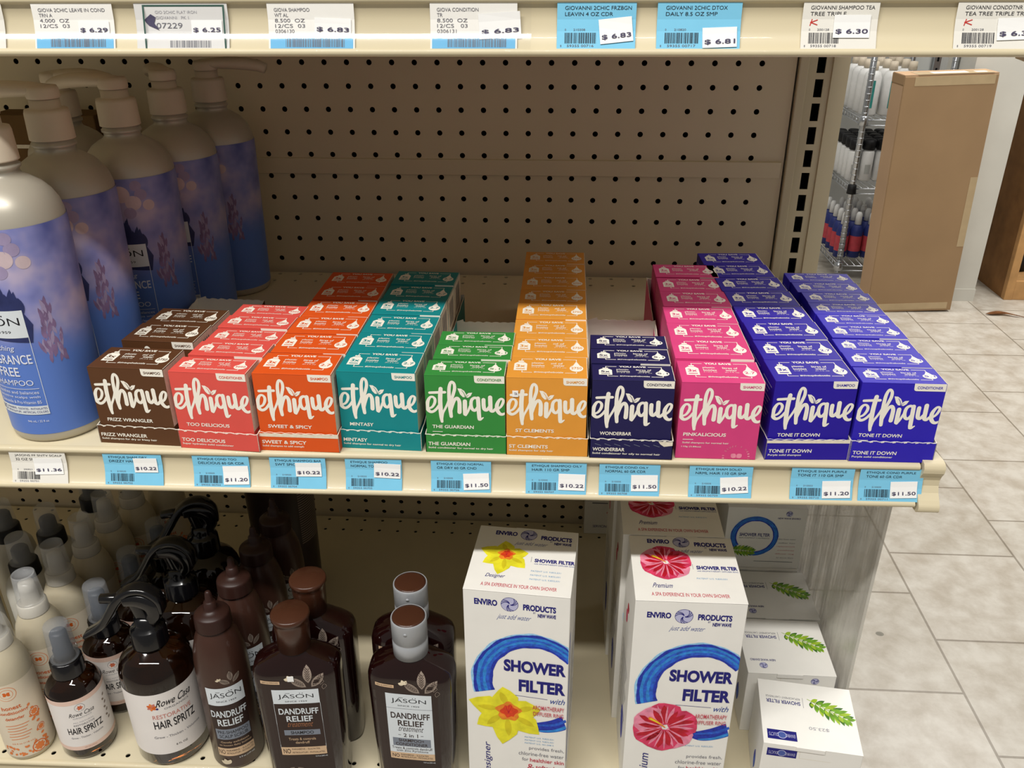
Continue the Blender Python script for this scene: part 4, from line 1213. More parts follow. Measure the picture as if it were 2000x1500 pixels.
def flat_bottle(two, label):
    t = thing('treatment_bottle', label, 'bottle', (0,0,0), 0, 'flat dark red treatment bottles')
    mb = MB(); mb.loft(FS, 'burgundy', 64); mb.build('bottle_body', t)
    mb = MB(); mb.art(flat_label(two), flatmap, 0.00005, 0.0001); mb.build('front_label', t)
    if not two:
        mb = MB()
        mb.lathe([(0.0142,0.1600),(0.0147,0.1602),(0.0156,0.1880),(0.0160,0.1925),(0.0172,0.1940),(0.0172,0.1972),(0.0160,0.1984),(0.0,0.1988)], 'cap_brown', 48)
        mb.build('flip_cap', t)
    else:
        mb = MB()
        mb.lathe([(0.0150,0.1590),(0.0157,0.1592),(0.0158,0.1740),(0.0153,0.1746),(0.0153,0.1762),(0.0158,0.1768),(0.0159,0.1960),(0.0157,0.1982),(0.0151,0.1988),(0.0147,0.1976),(0.0,0.1976)], 'cap_silver', 56)
        mb.tube([(0,-0.0162,0.1905),(0,-0.0150,0.1905)], (0.0016,0.0016), 'cap_silver', 12)
        c = mb.build('disc_cap', t)
        mb = MB(); mb.lathe([(0.0146,0.1977),(0.0145,0.1988),(0.0120,0.1992),(0,0.1993)], 'cap_brown', 40)
        d = mb.build('press_disc', c)
    return t
fb = flat_bottle(False, 'front dark red bottle with a brown flip cap and white sticker scrap'); fb.location = (-0.1660, -0.4280, ZL); fb.rotation_euler.z = 0.10
dup(fb, (-0.1630, -0.3810, ZL), 0.06, 'rear dark red bottle with a brown flip cap, behind its twin')
f2 = flat_bottle(True, 'front dark red bottle with a silver disc cap and white label panel'); f2.location = (-0.0600, -0.4280, ZL); f2.rotation_euler.z = -0.05
dup(f2, (-0.0660, -0.3830, ZL), -0.02, 'rear dark red bottle with a silver disc cap, half hidden behind its twin')
mb = MB(); mb.box(-0.0028, 0.0028, -0.0004, 0, -0.0030, 0.0030, 'sticker'); o = mb.build('price_scrap', None, (-0.1660, -0.4495, ZL+0.1395)); o.rotation_euler.z = 0.10
tag(o, 'tiny white sticker scrap on the shoulder of the brown capped bottle', 'sticker')

# ------------------------------------------------------------------ scalp scrub bottles with nozzle caps
def scrub_bottle(label):
    t = thing('nozzle_bottle', label, 'bottle', (0,0,0), 0, 'dark brown nozzle bottles in one file')
    mb = MB()
    R = 0.0245
    mb.lathe([(0,0.0012),(0.017,0.0012),(0.0195,0),(0.0230,0.0010),(0.0245,0.0045),(R,0.118),(0.0240,0.130),(0.0224,0.142),(0.0196,0.153),(0.0165,0.1610),(0.0150,0.1640),(0.0148,0.1700),(0,0.1700)], 'umber', 48)
    mb.build('bottle_body', t)
    mb = MB()
    a = Art()
    L, Rr = -0.0175, 0.0185
    leaf_sprig(a, 0.008, 0.1110, 1.0, 1)
    a.rect(L, 0.0870, Rr, 0.1085, 'panel_pale', 3, 12)
    jason_word(a, L+0.0035, 0.0950, Rr-0.003, 0.1025, 'black_ink', 4)
    a.rect(L, 0.0280, Rr, 0.0870, 'label_umber', 2, 12)
    a.text('DANDRUFF', L+0.001, 0.0715, Rr-0.001, 0.0800, 'panel_pale', 4, 0.02); a.text('RELIEF', L+0.006, 0.0605, Rr-0.006, 0.0690, 'panel_pale', 4, 0.02)
    a.rect(L+0.002, 0.0425, Rr-0.001, 0.0560, 'panel_grey', 3, 8)
    a.text('PRE-SHAMPOO', L+0.004, 0.0500, Rr-0.003, 0.0540, 'black_ink', 4); a.text('SCALP SCRUB', L+0.005, 0.0445, Rr-0.004, 0.0485, 'black_ink', 4)
    a.text('Gently exfoliates', L+0.005, 0.0370, Rr-0.004, 0.0398, 'panel_tan', 4); a.text('to loosen flaky buildup', L+0.003, 0.0330, Rr-0.002, 0.0358, 'panel_tan', 4)
    a.rect(L, 0.0200, Rr, 0.0305, 'panel_tan', 3, 12)
    a.text('NO', L+0.001, 0.0225, L+0.0075, 0.0285, 'label_umber', 4); a.text('PARABENS - SULFATES', L+0.009, 0.0262, Rr-0.001, 0.0285, 'label_umber', 4); a.text('PETROLATUM - PHTHALATES', L+0.009, 0.0225, Rr-0.001, 0.0248, 'label_umber', 4)
    a.text('6 fl oz (177 ml)', 0.002, 0.0155, Rr-0.001, 0.0178, 'panel_pale', 4, 0.01)
    for an in (60, 110, 150): a.leaf(-0.010, 0.0085, 0.0075, 0.0022, radians(an), 'botanic_cream', 2)
    mb.art(a, cyl(R, 0.34), 0.00006, 0.0001, maxu=0.0026)
    mb.build('printed_label', t)
    mb = MB()
    mb.lathe([(0.0152,0.1650),(0.0166,0.1651),(0.0166,0.1660),(0.0163,0.1775),(0.0156,0.1790),(0.0146,0.1800),(0.0105,0.1818),(0.0068,0.1830),(0.0058,0.1850),(0.0055,0.1912),(0.0042,0.1920),(0.0035,0.1932),(0.0030,0.2003),(0.0022,0.2027),(0.0011,0.2034),(0,0.2035)], 'umber_cap', 96, ribs=(2,3,0.0005))
    mb.build('nozzle_cap', t)
    return t
sb = scrub_bottle('frontmost dark brown squeeze bottle with a nozzle cap'); sb.location = (-0.2460, -0.4110, ZL)
for x, y, lab in [(-0.2430, -0.3620, 'second dark brown nozzle bottle from the front'), (-0.2380, -0.3125, 'third dark brown nozzle bottle from the front, in shadow'), (-0.2335, -0.2630, 'rearmost dark brown nozzle bottle, before the tall dark pump bottle')]:
    dup(sb, (x, y, ZL), random.uniform(-.1, .25), lab)

# ------------------------------------------------------------------ amber spritz bottles
def amber_body(t, R, h0, h1, hn, rn):
    mb = MB()
    d = h1-h0
    mb.lathe([(0,0.0020),(R*0.72,0.0020),(R*0.80,0),(R*0.93,0.0012),(R,0.0055),(R,h0),(R*0.985,h0+d*0.22),(R*0.93,h0+d*0.45),(R*0.82,h0+d*0.68),(R*0.66,h0+d*0.86),(rn*1.15,h1),(rn,h1+0.002),(rn,hn),(0,hn)], 'amber', 64)
    mb.build('glass_bottle', t)
def spritz_small(label):
    t = thing('mist_bottle', label, 'bottle', (0,0,0), 0, 'small amber mist bottles in one file')
    R = 0.0255
    amber_body(t, R, 0.076, 0.0950, 0.1000, 0.0115)
    mb = MB()
    rl = R+0.0002
    shell(mb, rl, 0.0150, 0.0800, -1.6, 2.7, 'label_white', 60)
    a = Art()
    a.rect(-0.041, 0.0745, 0.068, 0.0800, 'label_blush', 0, 50); a.rect(-0.041, 0.0150, 0.068, 0.0200, 'label_blush', 0, 50)
    a.ell(0, 0.0690, 0.0046, 0.0046, 'ink_soft', 1, n=24); a.ell(0, 0.0690, 0.0043, 0.0043, 'label_white', 2, n=24)
    for k in range(6): a.leaf(0, 0.0688, 0.0030, 0.0009, radians(60*k), 'coral_ink' if k % 2 else 'orange_deep', 3)
    a.text('Rowe Casa', -0.0115, 0.0590, 0.0115, 0.0640, 'black_ink', 1, -0.004, 0.3); a.text('ORGANICS', -0.0085, 0.0560, 0.0085, 0.0576, 'ink_faint', 1)
    a.text('ALL NATURAL', -0.0095, 0.0508, 0.0095, 0.0522, 'ink_faint', 1)
    a.text('RESTORATIVE', -0.0095, 0.0468, 0.0095, 0.0488, 'ink_soft', 1); a.text('HAIR SPRITZ', -0.0165, 0.0365, 0.0165, 0.0448, 'black_ink', 1, 0.012)
    a.text('Grow - Thicken - Volumize', -0.0150, 0.0305, 0.0150, 0.0328, 'ink_soft', 1); a.text('4 FL OZ (118 mL)', -0.0055, 0.0170, 0.0055, 0.0184, 'copper_ink', 1)
    for k in range(7): a.leaf(0.024+0.001*(k % 2), 0.034+0.005*k, 0.004, 0.0012, radians(40+100*(k % 2)), 'botanic', 1)
    mb.art(a, cyl(rl, 0.62), 0.00005, 0.00008, maxu=0.0026)
    mb.build('paper_label', t)
    mb = MB()
    mb.lathe([(0.0118,0.0952),(0.0150,0.0954),(0.0150,0.0965),(0.0147,0.1120),(0.0138,0.1132),(0.0105,0.1135),(0.010,0.1140)], 'black_plastic', 48, ribs=(2,3,0.0003)); c = mb.build('collar', t)
    mb = MB()
    mb.lathe([(0.0085,0.1120),(0.0088,0.1250),(0.0080,0.1262),(0.0078,0.1430),(0.0068,0.1452),(0,0.1455)], 'pump_inner', 32); mb.build('spray_head', t)
    mb = MB()
    mb.lathe([(0.0128,0.1138),(0.0131,0.1142),(0.0112,0.1525),(0.0104,0.1545),(0,0.1549)], 'clear_blue_cap', 40); mb.build('clear_cap', t)
    return t
ss = spritz_small('frontmost small amber mist bottle with a clear cap'); ss.location = (-0.4020, -0.4080, ZL)
for x, y, lab in [(-0.3940, -0.3500, 'second small amber mist bottle, under the front black trigger'), (-0.3850, -0.2960, 'third small amber mist bottle from the front, in shadow'), (-0.3780, -0.2430, 'rearmost small amber mist bottle, only its clear cap showing')]:
    dup(ss, (x, y, ZL), random.uniform(-.15, .15), lab)

def ribbon_solid(mb, pts, depth, mat, n=8):
    """a thick bent bar: pts (x, z, width), half depth along y with rounded edges"""
    q = spline(pts, n)
    m = len(q)
    prof = [(-1,-0.6),(-0.6,-1),(0.6,-1),(1,-0.6),(1,0.6),(0.6,1),(-0.6,1),(-1,0.6)]
    vs, fs = [], []
    for i in range(m):
        a, b = q[max(i-1,0)], q[min(i+1,m-1)]
        dx, dz = b[0]-a[0], b[1]-a[1]
        L = sqrt(dx*dx+dz*dz) or 1e-9
        nx, nz = -dz/L, dx/L
        w = q[i][2]/2
        for p, d in prof: vs.append((q[i][0]+nx*w*p, d*depth, q[i][1]+nz*w*p))
    k = len(prof)
    for i in range(m-1):
        for j in range(k):
            j2 = (j+1) % k
            fs.append((i*k+j, (i+1)*k+j, (i+1)*k+j2, i*k+j2))
    fs.append(tuple(range(k))); fs.append(tuple((m-1)*k + j for j in range(k-1, -1, -1)))
    mb.add(vs, fs, mat, True)
def spritz_big(label):
    t = thing('trigger_bottle', label, 'bottle', (0,0,0), 0, 'large amber trigger bottles in one file')
    R = 0.0345
    amber_body(t, R, 0.103, 0.1300, 0.1350, 0.0135)
    mb = MB()
    rl = R+0.0002
    shell(mb, rl, 0.0185, 0.0965, -1.9, 3.0, 'label_white', 70)
    a = Art()
    for k in range(7): a.leaf(-0.0185, 0.0815, 0.0050, 0.0014, radians(52*k), ('orange_deep','coral_ink','orange_ink')[k % 3], 1)
    a.ell(-0.0140, 0.0785, 0.0012, 0.0012, 'navy_ink', 2, n=10)
    a.text('Rowe Casa', -0.0150, 0.0805, 0.0190, 0.0890, 'black_ink', 2, 0.004, 0.35); a.text('ORGANICS', -0.0080, 0.0760, 0.0160, 0.0780, 'ink_soft', 2)
    a.text('RESTORATIVE', -0.0200, 0.0655, 0.0170, 0.0705, 'coral_ink', 1); a.text('HAIR SPRITZ', -0.0205, 0.0525, 0.0195, 0.0625, 'black_ink', 1, 0.014)
    a.text('Grow - Thicken - Volumize', -0.0230, 0.0400, 0.0230, 0.0430, 'ink_soft', 1); a.text('8 FL OZ', -0.0050, 0.0270, 0.0060, 0.0292, 'black_ink', 1)
    mb.art(a, cyl(rl, 0.60), 0.00005, 0.00008, maxu=0.0026)
    mb.build('paper_label', t)
    mb = MB()
    mb.lathe([(0.0138,0.1325),(0.0168,0.1327),(0.0168,0.1336),(0.0162,0.1500),(0.0148,0.1520),(0.0120,0.1535),(0.0105,0.1570),(0.0100,0.1640),(0,0.1650)], 'black_plastic', 56, ribs=(2,3,0.0003)); mb.build('collar', t)
    mb = MB()
    ribbon_solid(mb, [(-0.014,0.1850,0.0120),(-0.002,0.1850,0.0150),(0.009,0.1790,0.0170),(0.011,0.1690,0.0150),(0.006,0.1600,0.0130)], 0.0080, 'black_plastic')
    ribbon_solid(mb, [(-0.006,0.1830,0.011),(-0.003,0.1720,0.012),(0.000,0.1600,0.014)], 0.0066, 'black_plastic')
    mb.tube([(-0.006,0,0.1850),(-0.036,0,0.1850),(-0.037,0,0.1850)], [(0.0052,0.0050),(0.0048,0.0046),(0.0036,0.0034)], 'black_plastic', 16)
    mb.build('spray_head', t)
    mb = MB()
    ribbon_solid(mb, [(0.0185,0.1700,0.0040),(0.0165,0.1840,0.0058),(0.0060,0.1945,0.0066),(-0.0080,0.1945,0.0070),(-0.0200,0.1850,0.0085),(-0.0300,0.1700,0.0080),(-0.0410,0.1550,0.0068),(-0.0580,0.1440,0.0036)], 0.0076, 'black_plastic')
    mb.build('trigger', t)
    return t
tb = spritz_big('frontmost large amber bottle with a black trigger'); tb.location = (-0.3160, -0.4020, ZL); tb.rotation_euler.z = 0.10
dup(tb, (-0.3140, -0.3310, ZL), 0.05, 'second large amber trigger bottle from the front')
dup(tb, (-0.3180, -0.2600, ZL), 0.35, 'rearmost large amber trigger bottle, a black shape by the back')

# ------------------------------------------------------------------ milky detangler bottles
def milky_bottle(label, printed):
    t = thing('detangler_bottle', label, 'bottle', (0,0,0), 0, 'milky detangler bottles with clear caps')
    R = 0.0222
    mb = MB()
    mb.lathe([(0,0.0012),(0.016,0.0012),(0.0180,0),(0.0210,0.0010),(R,0.0045),(R,0.104),(0.0217,0.112),(0.0198,0.121),(0.0165,0.129),(0.0132,0.1345),(0.0118,0.1370),(0.0116,0.1420),(0,0.1420)], 'milky', 44); mb.build('bottle_body', t)
    mb = MB()
    shell(mb, R+0.0002, 0.0060, 0.1000, -1.4, 2.2, 'milky_label', 40)
    a = Art()
    a.ell(0, 0.0890, 0.0085, 0.0085, 'orange_ink', 1, n=28); a.ell(0, 0.0890, 0.0080, 0.0080, 'milky_label', 2, n=28); a.ell(0, 0.0890, 0.0056, 0.0056, 'orange_ink', 3, n=24); a.ell(0, 0.0890, 0.0052, 0.0052, 'milky_label', 4, n=24)
    for an in (30, 150, 210, 330): a.leaf(0, 0.0890, 0.0036, 0.0014, radians(an), 'orange_deep', 5)
    for i, s in enumerate(['honest', 'conditioning', 'detangler']): a.text(s, -0.0085 if i != 1 else -0.0135, 0.0690-0.0072*i, 0.0085 if i != 1 else 0.0135, 0.0738-0.0072*i, 'orange_deep', 1, 0.014)
    for k in range(6): a.rect(-0.0105+0.001*(k % 2), 0.0480-0.0036*k, 0.0105-0.002*(k % 3), 0.0487-0.0036*k, 'orange_ink', 1, 4)
    a.text('4.0 fl oz (118 mL)', -0.0105, 0.0230, 0.0105, 0.0252, 'orange_ink', 1)
    rnd = random.Random(5)
    for k in range(46):
        u = -0.018 + 0.040*rnd.random(); v = 0.008 + 0.012*rnd.random()**1.4
        a.leaf(u, v, 0.0036, 0.0012, rnd.uniform(0, 6.28), 'orange_ink', 1, 4)
    for k in range(26): a.leaf(0.0165+rnd.uniform(-.003,.004), 0.012+0.060*rnd.random(), 0.0040, 0.0014, rnd.uniform(0,6.28), 'orange_ink', 1, 4)
    for cx, cy, r in ((0.0125, 0.0135, 0.0068), (0.0175, 0.0560, 0.0048), (0.019, 0.034, 0.004)):
        a.ell(cx, cy, r, r, 'orange_deep', 2, n=24); a.ell(cx, cy, r*0.86, r*0.86, 'milky_label', 3, n=24)
        for k in range(8): a.leaf(cx, cy, r*0.8, r*0.24, k*pi/4, 'orange_ink', 4, 4)
    mb.art(a, cyl(R+0.0002, 0.42), 0.00005, 0.00008, maxu=0.0026)
    mb.build('printed_label', t)
    mb = MB(); mb.lathe([(0.0120,0.1330),(0.0142,0.1332),(0.0142,0.1340),(0.0138,0.1445),(0.0120,0.1460),(0.0085,0.1470),(0.0080,0.1600),(0.0070,0.1680),(0,0.1690)], 'clear_collar', 48, ribs=(2,3,0.0003)); mb.build('spray_collar', t)
    mb = MB(); mb.lathe([(0.0122,0.1462),(0.0126,0.1464),(0.0106,0.1785),(0.0098,0.1792),(0.0094,0.1765),(0,0.1760)], 'clear_cap', 40); mb.build('clear_cap', t)
    return t
mk = milky_bottle('frontmost milky detangler bottle with orange citrus print', True); mk.location = (-0.4600, -0.4150, ZL)
for x, y, lab in [(-0.4510, -0.3670, 'second milky detangler bottle from the front'), (-0.4490, -0.3190, 'third milky detangler bottle from the front, orange speck showing'), (-0.4450, -0.2720, 'fourth milky detangler bottle from the front'),
                  (-0.4430, -0.2260, 'fifth milky detangler bottle from the front, in shadow'), (-0.4370, -0.1790, 'sixth milky detangler bottle from the front, cap under the shelf edge'), (-0.4200, -0.1330, 'rearmost milky detangler bottle, dim against the back')]:
    dup(mk, (x, y, ZL), random.uniform(-.2, .2), lab)
def black_collar_bottle(label):
    t = thing('black_collar_bottle', label, 'bottle', (0,0,0), 0, 'white mist bottles with black collars')
    mb = MB(); mb.lathe([(0,0.001),(0.019,0.001),(0.0215,0),(0.0238,0.002),(0.0240,0.005),(0.0240,0.105),(0.0225,0.114),(0.0185,0.121),(0.0125,0.1250),(0.0115,0.1270),(0.0115,0.1320),(0,0.1320)], 'milky_white', 44); mb.build('bottle_body', t)
    mb = MB(); mb.lathe([(0.0118,0.1240),(0.0150,0.1242),(0.0150,0.1250),(0.0146,0.1390),(0.0130,0.1402),(0.0090,0.1410),(0.0085,0.1560),(0.0070,0.1580),(0,0.1585)], 'black_matte', 48, ribs=(2,3,0.0003)); mb.build('spray_collar', t)
    mb = MB(); mb.lathe([(0.0125,0.1402),(0.0129,0.1404),(0.0110,0.1700),(0.0100,0.1716),(0,0.1720)], 'clear_cap', 40); mb.build('clear_cap', t)
    return t
bk = black_collar_bottle('white mist bottle with a black collar, nearest the left photo edge'); bk.location = (-0.5080, -0.3720, ZL)
for x, y, lab in [(-0.5000, -0.3000, 'white mist bottle with a black collar, second in its file'), (-0.5000, -0.2460, 'white mist bottle with a black collar, third in its file'), (-0.5560, -0.2400, 'white mist bottle with a black collar at the left edge, further back'),
                  (-0.4880, -0.1750, 'white mist bottle with a black collar, just under the shelf edge'), (-0.5620, -0.3100, 'white mist bottle with a black collar, outer file at the left')]:
    dup(bk, (x, y, ZL), 0.0, lab)

# ------------------------------------------------------------------ shower filter cartons
def orb(a, u, v, r, layer, line='navy_ink'):
    a.ell(u, v, r, r, line, layer, n=32); a.ell(u, v, r*0.95, r*0.95, 'orb', layer+1, n=32)
    for k in range(3):
        b = radians(100+120*k)
        for off, cv in ((0.0, 0.55), (0.30, 0.50), (-0.32, 0.62)):
            pts = []
            for i in range(7):
                t = i/6
                rr = r*(0.10+0.86*t)
                an = b + cv*1.9*t + off*(0.5+t)
                pts.append((u+rr*cos(an), v+rr*sin(an), r*0.075))
            a.stroke(pts, line, layer+2, n=3, caps=False)
def enviro(a, x0, x1, yE, yP, dv, layer=0, small=1.0):
    """wordmark across x0..x1"""
    w = x1-x0
    a.text('ENVIRO', x0, yE-dv, x0+w*0.285, yE, 'navy_ink', layer, 0.045, slope=-0.02)
    orb(a, x0+w*0.435, yE-dv*0.6, w*0.108*small if small < 1 else w*0.108, layer)
    a.text('PRODUCTS', x0+w*0.60, yP-dv, x1, yP, 'navy_ink', layer, 0.045, slope=-0.02)
    a.text('BY', x0+w*0.725, yP-dv*1.45, x0+w*0.755, yP-dv*1.15, 'navy_ink', layer)
    a.text('NEW WAVE', x0+w*0.78, yP-dv*2.0, x1, yP-dv*1.38, 'navy_ink', layer, 0.045)
    a.text('just add water', x0+w*0.27, yE-dv*3.3, x0+w*0.67, yE-dv*2.25, 'script_blue', layer, -0.008, 0.45)
def brush_arc(a, cx, cy, ra, rb, t0, t1, w0, w1, layer=0):
    """painted band: strips of several blues along an ellipse arc (radii ra, rb to the band middle)"""
    rnd = random.Random(11)
    N = 40
    bands = [(1.08, 0.42, 'brush_pale'), (0.88, 0.44, 'brush_dark'), (0.50, 0.44, 'brush_light'), (0.16, 0.40, 'brush_mid'), (-0.20, 0.44, 'brush_light'), (-0.55, 0.50, 'brush_mid'), (-0.88, 0.34, 'brush_dark')]
    a.stroke([(cx+ra*cos(t0+(t1-t0)*i/N), cy+rb*sin(t0+(t1-t0)*i/N), w0+(w1-w0)*i/N) for i in range(N+1)], 'brush_mid', layer+1, n=1, caps=False)
    for k, (off, ww, m) in enumerate(bands):
        pts = []
        for i in range(N+1):
            t = t0+(t1-t0)*i/N
            w = w0+(w1-w0)*i/N
            o = w/2*off*(1+0.05*sin(9*t+k)) 
            nx, ny = cos(t)/ra, sin(t)/rb
            L = sqrt(nx*nx+ny*ny)
            pts.append((cx+ra*cos(t)+nx/L*o, cy+rb*sin(t)+ny/L*o, w/2*ww*(1+0.18*sin(17*t+k*2)+rnd.uniform(-.12, .12))))
        a.stroke(pts, m, layer if m == 'brush_pale' else layer+2, n=1, caps=False)
def daffodil(a, u, v, s, layer, squash=1.0):
    rnd = random.Random(2)
    for k, (an, L) in enumerate(((100, 0.0300), (165, 0.0380), (215, 0.0360), (262, 0.0430), (318, 0.0380), (12, 0.0300))):
        b = radians(an)
        w = 0.0125
        pts = [(0, 0.004), (L*0.30, w), (L*0.62, w*0.92), (L*0.85, w*0.42), (L, 0), (L*0.82, -w*0.5), (L*0.55, -w*0.95), (L*0.25, -w*0.8), (0, -0.004)]
        q = [(u+s*(x*cos(b)-y*sin(b)), v+s*squash*(x*sin(b)+y*cos(b))) for x, y in pts]
        a.poly(q, 'petal_yellow', layer + (k % 2))
        a.leaf(u+s*0.008*cos(b), v+s*squash*0.008*sin(b), L*0.55*s, 0.0032*s, b+0.2, 'petal_yellow_deep', layer+2)
    pts = [(u+s*(0.0108+0.0014*sin(5*t)+0.001*sin(9*t))*cos(t), v+s*squash*(0.0112+0.0014*sin(5*t))*sin(t)) for t in [2*pi*i/36 for i in range(36)]]
    a.poly(pts, 'petal_orange', layer+3)
    pts = [(u+s*(0.0005+(0.0072+0.0014*sin(4*t+1))*cos(t)), v+s*squash*(0.0006+(0.0076+0.0012*sin(6*t))*sin(t))) for t in [2*pi*i/36 for i in range(36)]]
    a.poly(pts, 'petal_core', layer+4)
    for an in (60, 85, 115): a.stroke([(u, v-0.002*s, 0.0006*s), (u+0.006*s*cos(radians(an)), v+0.008*s*squash*sin(radians(an)), 0.0004*s)], 'hib_red', layer+5, smooth=False)
def hibiscus(a, u, v, s, layer, squash=1.0):
    for k, an in enumerate((95, 20, -48, -100, 205, 150)):
        b = radians(an)
        L, w = 0.0265, 0.0150
        pts = []
        for i in range(20):
            t = 2*pi*i/20
            x, y = L*0.56 + L*0.46*cos(t)*(1+0.05*sin(5*t)), w*sin(t)*(1+0.06*cos(7*t))
            pts.append((u+s*(x*cos(b)-y*sin(b)), v+s*squash*(x*sin(b)+y*cos(b))))
        a.poly(pts, 'hib_pink' if k % 3 != 2 else 'hib_pale', layer + (k % 2))
        for j, (da, m, ln, w2) in enumerate(((0.0, 'hib_red', 0.021, 0.0032), (0.42, 'hib_red', 0.018, 0.0026), (-0.36, 'hib_pale', 0.020, 0.0016), (0.22, 'hib_pale', 0.022, 0.0009), (-0.12, 'hib_pale', 0.021, 0.0008), (-0.55, 'hib_red', 0.017, 0.0022))):
            q = b+da
            a.leaf(u+s*0.004*cos(q), v+s*squash*0.004*sin(q), s*ln, s*w2, atan2(squash*sin(q), cos(q)), m, layer+2+(j % 2))
    a.stroke([(u, v, 0.0010*s), (u-0.007*s, v+0.006*s*squash, 0.0022*s), (u-0.0125*s, v+0.0095*s*squash, 0.0034*s)], 'petal_orange', layer+4)
    a.stroke([(u-0.004*s, v+0.004*s*squash, 0.0006*s), (u-0.0120*s, v+0.0090*s*squash, 0.0016*s)], 'petal_yellow', layer+5, smooth=False)
def filter_front(kind, W):
    a = Art()
    if kind == 'yellow': enviro(a, 0.0095, 0.0795, -0.0090, -0.0112, 0.0066)
    else: enviro(a, 0.0105, 0.0815, -0.0120, -0.0128, 0.0064)
    dy = 0 if kind == 'yellow' else -0.001
    # painted ring, open at the right edge
    brush_arc(a, 0.0600, -0.1000+dy, 0.0445, 0.0480, radians(38), radians(198), 0.0115, 0.0170)
    a.stroke([(0.0580,-0.1520+dy,0.006), (0.0680,-0.1535+dy,0.0125), (0.0800,-0.1505+dy,0.0150), (W-0.0003,-0.1440+dy,0.0160)], 'brush_dark', 0, caps=False)
    a.stroke([(0.0660,-0.1585+dy,0.0015), (0.0800,-0.1565+dy,0.0030), (W-0.0003,-0.1500+dy,0.0034)], 'brush_light', 1, caps=False)
    a.stroke([(0.0620,-0.1515+dy,0.0015), (0.0800,-0.1490+dy,0.0030), (W-0.0003,-0.1420+dy,0.0030)], 'brush_mid', 1, caps=False)
    a.text('SHOWER', 0.0345, -0.0885+dy, 0.0895, -0.0745+dy, 'navy_ink', 2, 0.045, slope=-0.012); a.text('FILTER', 0.0478, -0.1112+dy, 0.0895, -0.0970+dy, 'navy_ink', 2, 0.045, slope=-0.008)
    a.line([(0.0426,-0.1166+dy), (0.0736,-0.1182+dy)], 0.0004, 'navy_ink', 2)
    a.text('with', 0.0750, -0.1228+dy, 0.0885, -0.1162+dy, 'script_blue', 2, 0.004, 0.3)
    a.text('AROMATHERAPY', 0.0605, -0.1315+dy, 0.0890, -0.1262+dy, 'red_ink', 12, 0.004); a.text('DIFFUSER RING', 0.0611, -0.1388+dy, 0.0885, -0.1340+dy, 'red_ink', 12, 0.004)
    if kind == 'yellow': daffodil(a, 0.0385, -0.1375, 1.0, 4)
    else: hibiscus(a, 0.0350, -0.1455, 1.10, 4)
    a.items = [([(min(v[0], W-0.0002), v[1]) for v in vs], fs, m, l) for vs, fs, m, l in a.items]
    n = 3 if kind == 'yellow' else 1
    for i in range(n): a.text('PATENT U.S. 9,833,531' if i != 2 else 'PATENT U.S. 441,048 S', 0.0535, -0.1690-0.0038*i, 0.0802, -0.1670-0.0038*i, 'sky_ink', 2)
    a.text('provides fresh,', 0.0575, -0.1848, 0.0900, -0.1795, 'grey_ink', 2); a.text('chlorine-free water', 0.0478, -0.1918, 0.0900, -0.1870, 'grey_ink', 2)
    a.text('for', 0.0510, -0.1992, 0.0570, -0.1948, 'grey_ink', 2); a.text('healthier skin', 0.0585, -0.1998, 0.0902, -0.1948, 'red_ink', 2, 0.01)
    a.text('&', 0.0560, -0.2110, 0.0625, -0.2030, 'red_ink', 2); a.text('softer hair', 0.0640, -0.2085, 0.0900, -0.2035, 'red_ink', 2, 0.01)
    a.vtext('Designer' if kind == 'yellow' else 'Premium', 0.0148, -0.2280, 0.0228, -0.1810, 'navy_ink', 2, 0.0, 0.3)
    return a
def filter_top(kind, W):
    a = Art()
    enviro(a, 0.0160, 0.0865, 0.0845, 0.0815, 0.0062)
    if kind == 'yellow': daffodil(a, 0.0302, 0.0500, 0.66, 0)
    else: hibiscus(a, 0.0300, 0.0510, 0.86, 0)
    a.line([(0.0530, 0.0425), (0.0530, 0.0495)], 0.0003, 'grey_ink')
    a.text('SHOWER FILTER', 0.0560, 0.0425, 0.0915, 0.0475, 'navy_ink', 0, 0.045); a.text('with AROMATHERAPY DIFFUSER RING', 0.0560, 0.0395, 0.0915, 0.0412, 'script_blue')
    for i in range(3 if kind == 'yellow' else 1): a.text('PATENT U.S. 9,833,531', 0.0545, 0.0290-0.0055*i, 0.0805, 0.0312-0.0055*i, 'sky_ink')
    a.text('Designer' if kind == 'yellow' else 'Premium', 0.0155, 0.0165, 0.0320, 0.0225, 'navy_ink', 0, 0, 0.3)
    a.text('A SPA EXPERIENCE IN YOUR OWN SHOWER', 0.0140, 0.0060, 0.0790, 0.0105, 'red_ink', 0, 0.004)
    return a
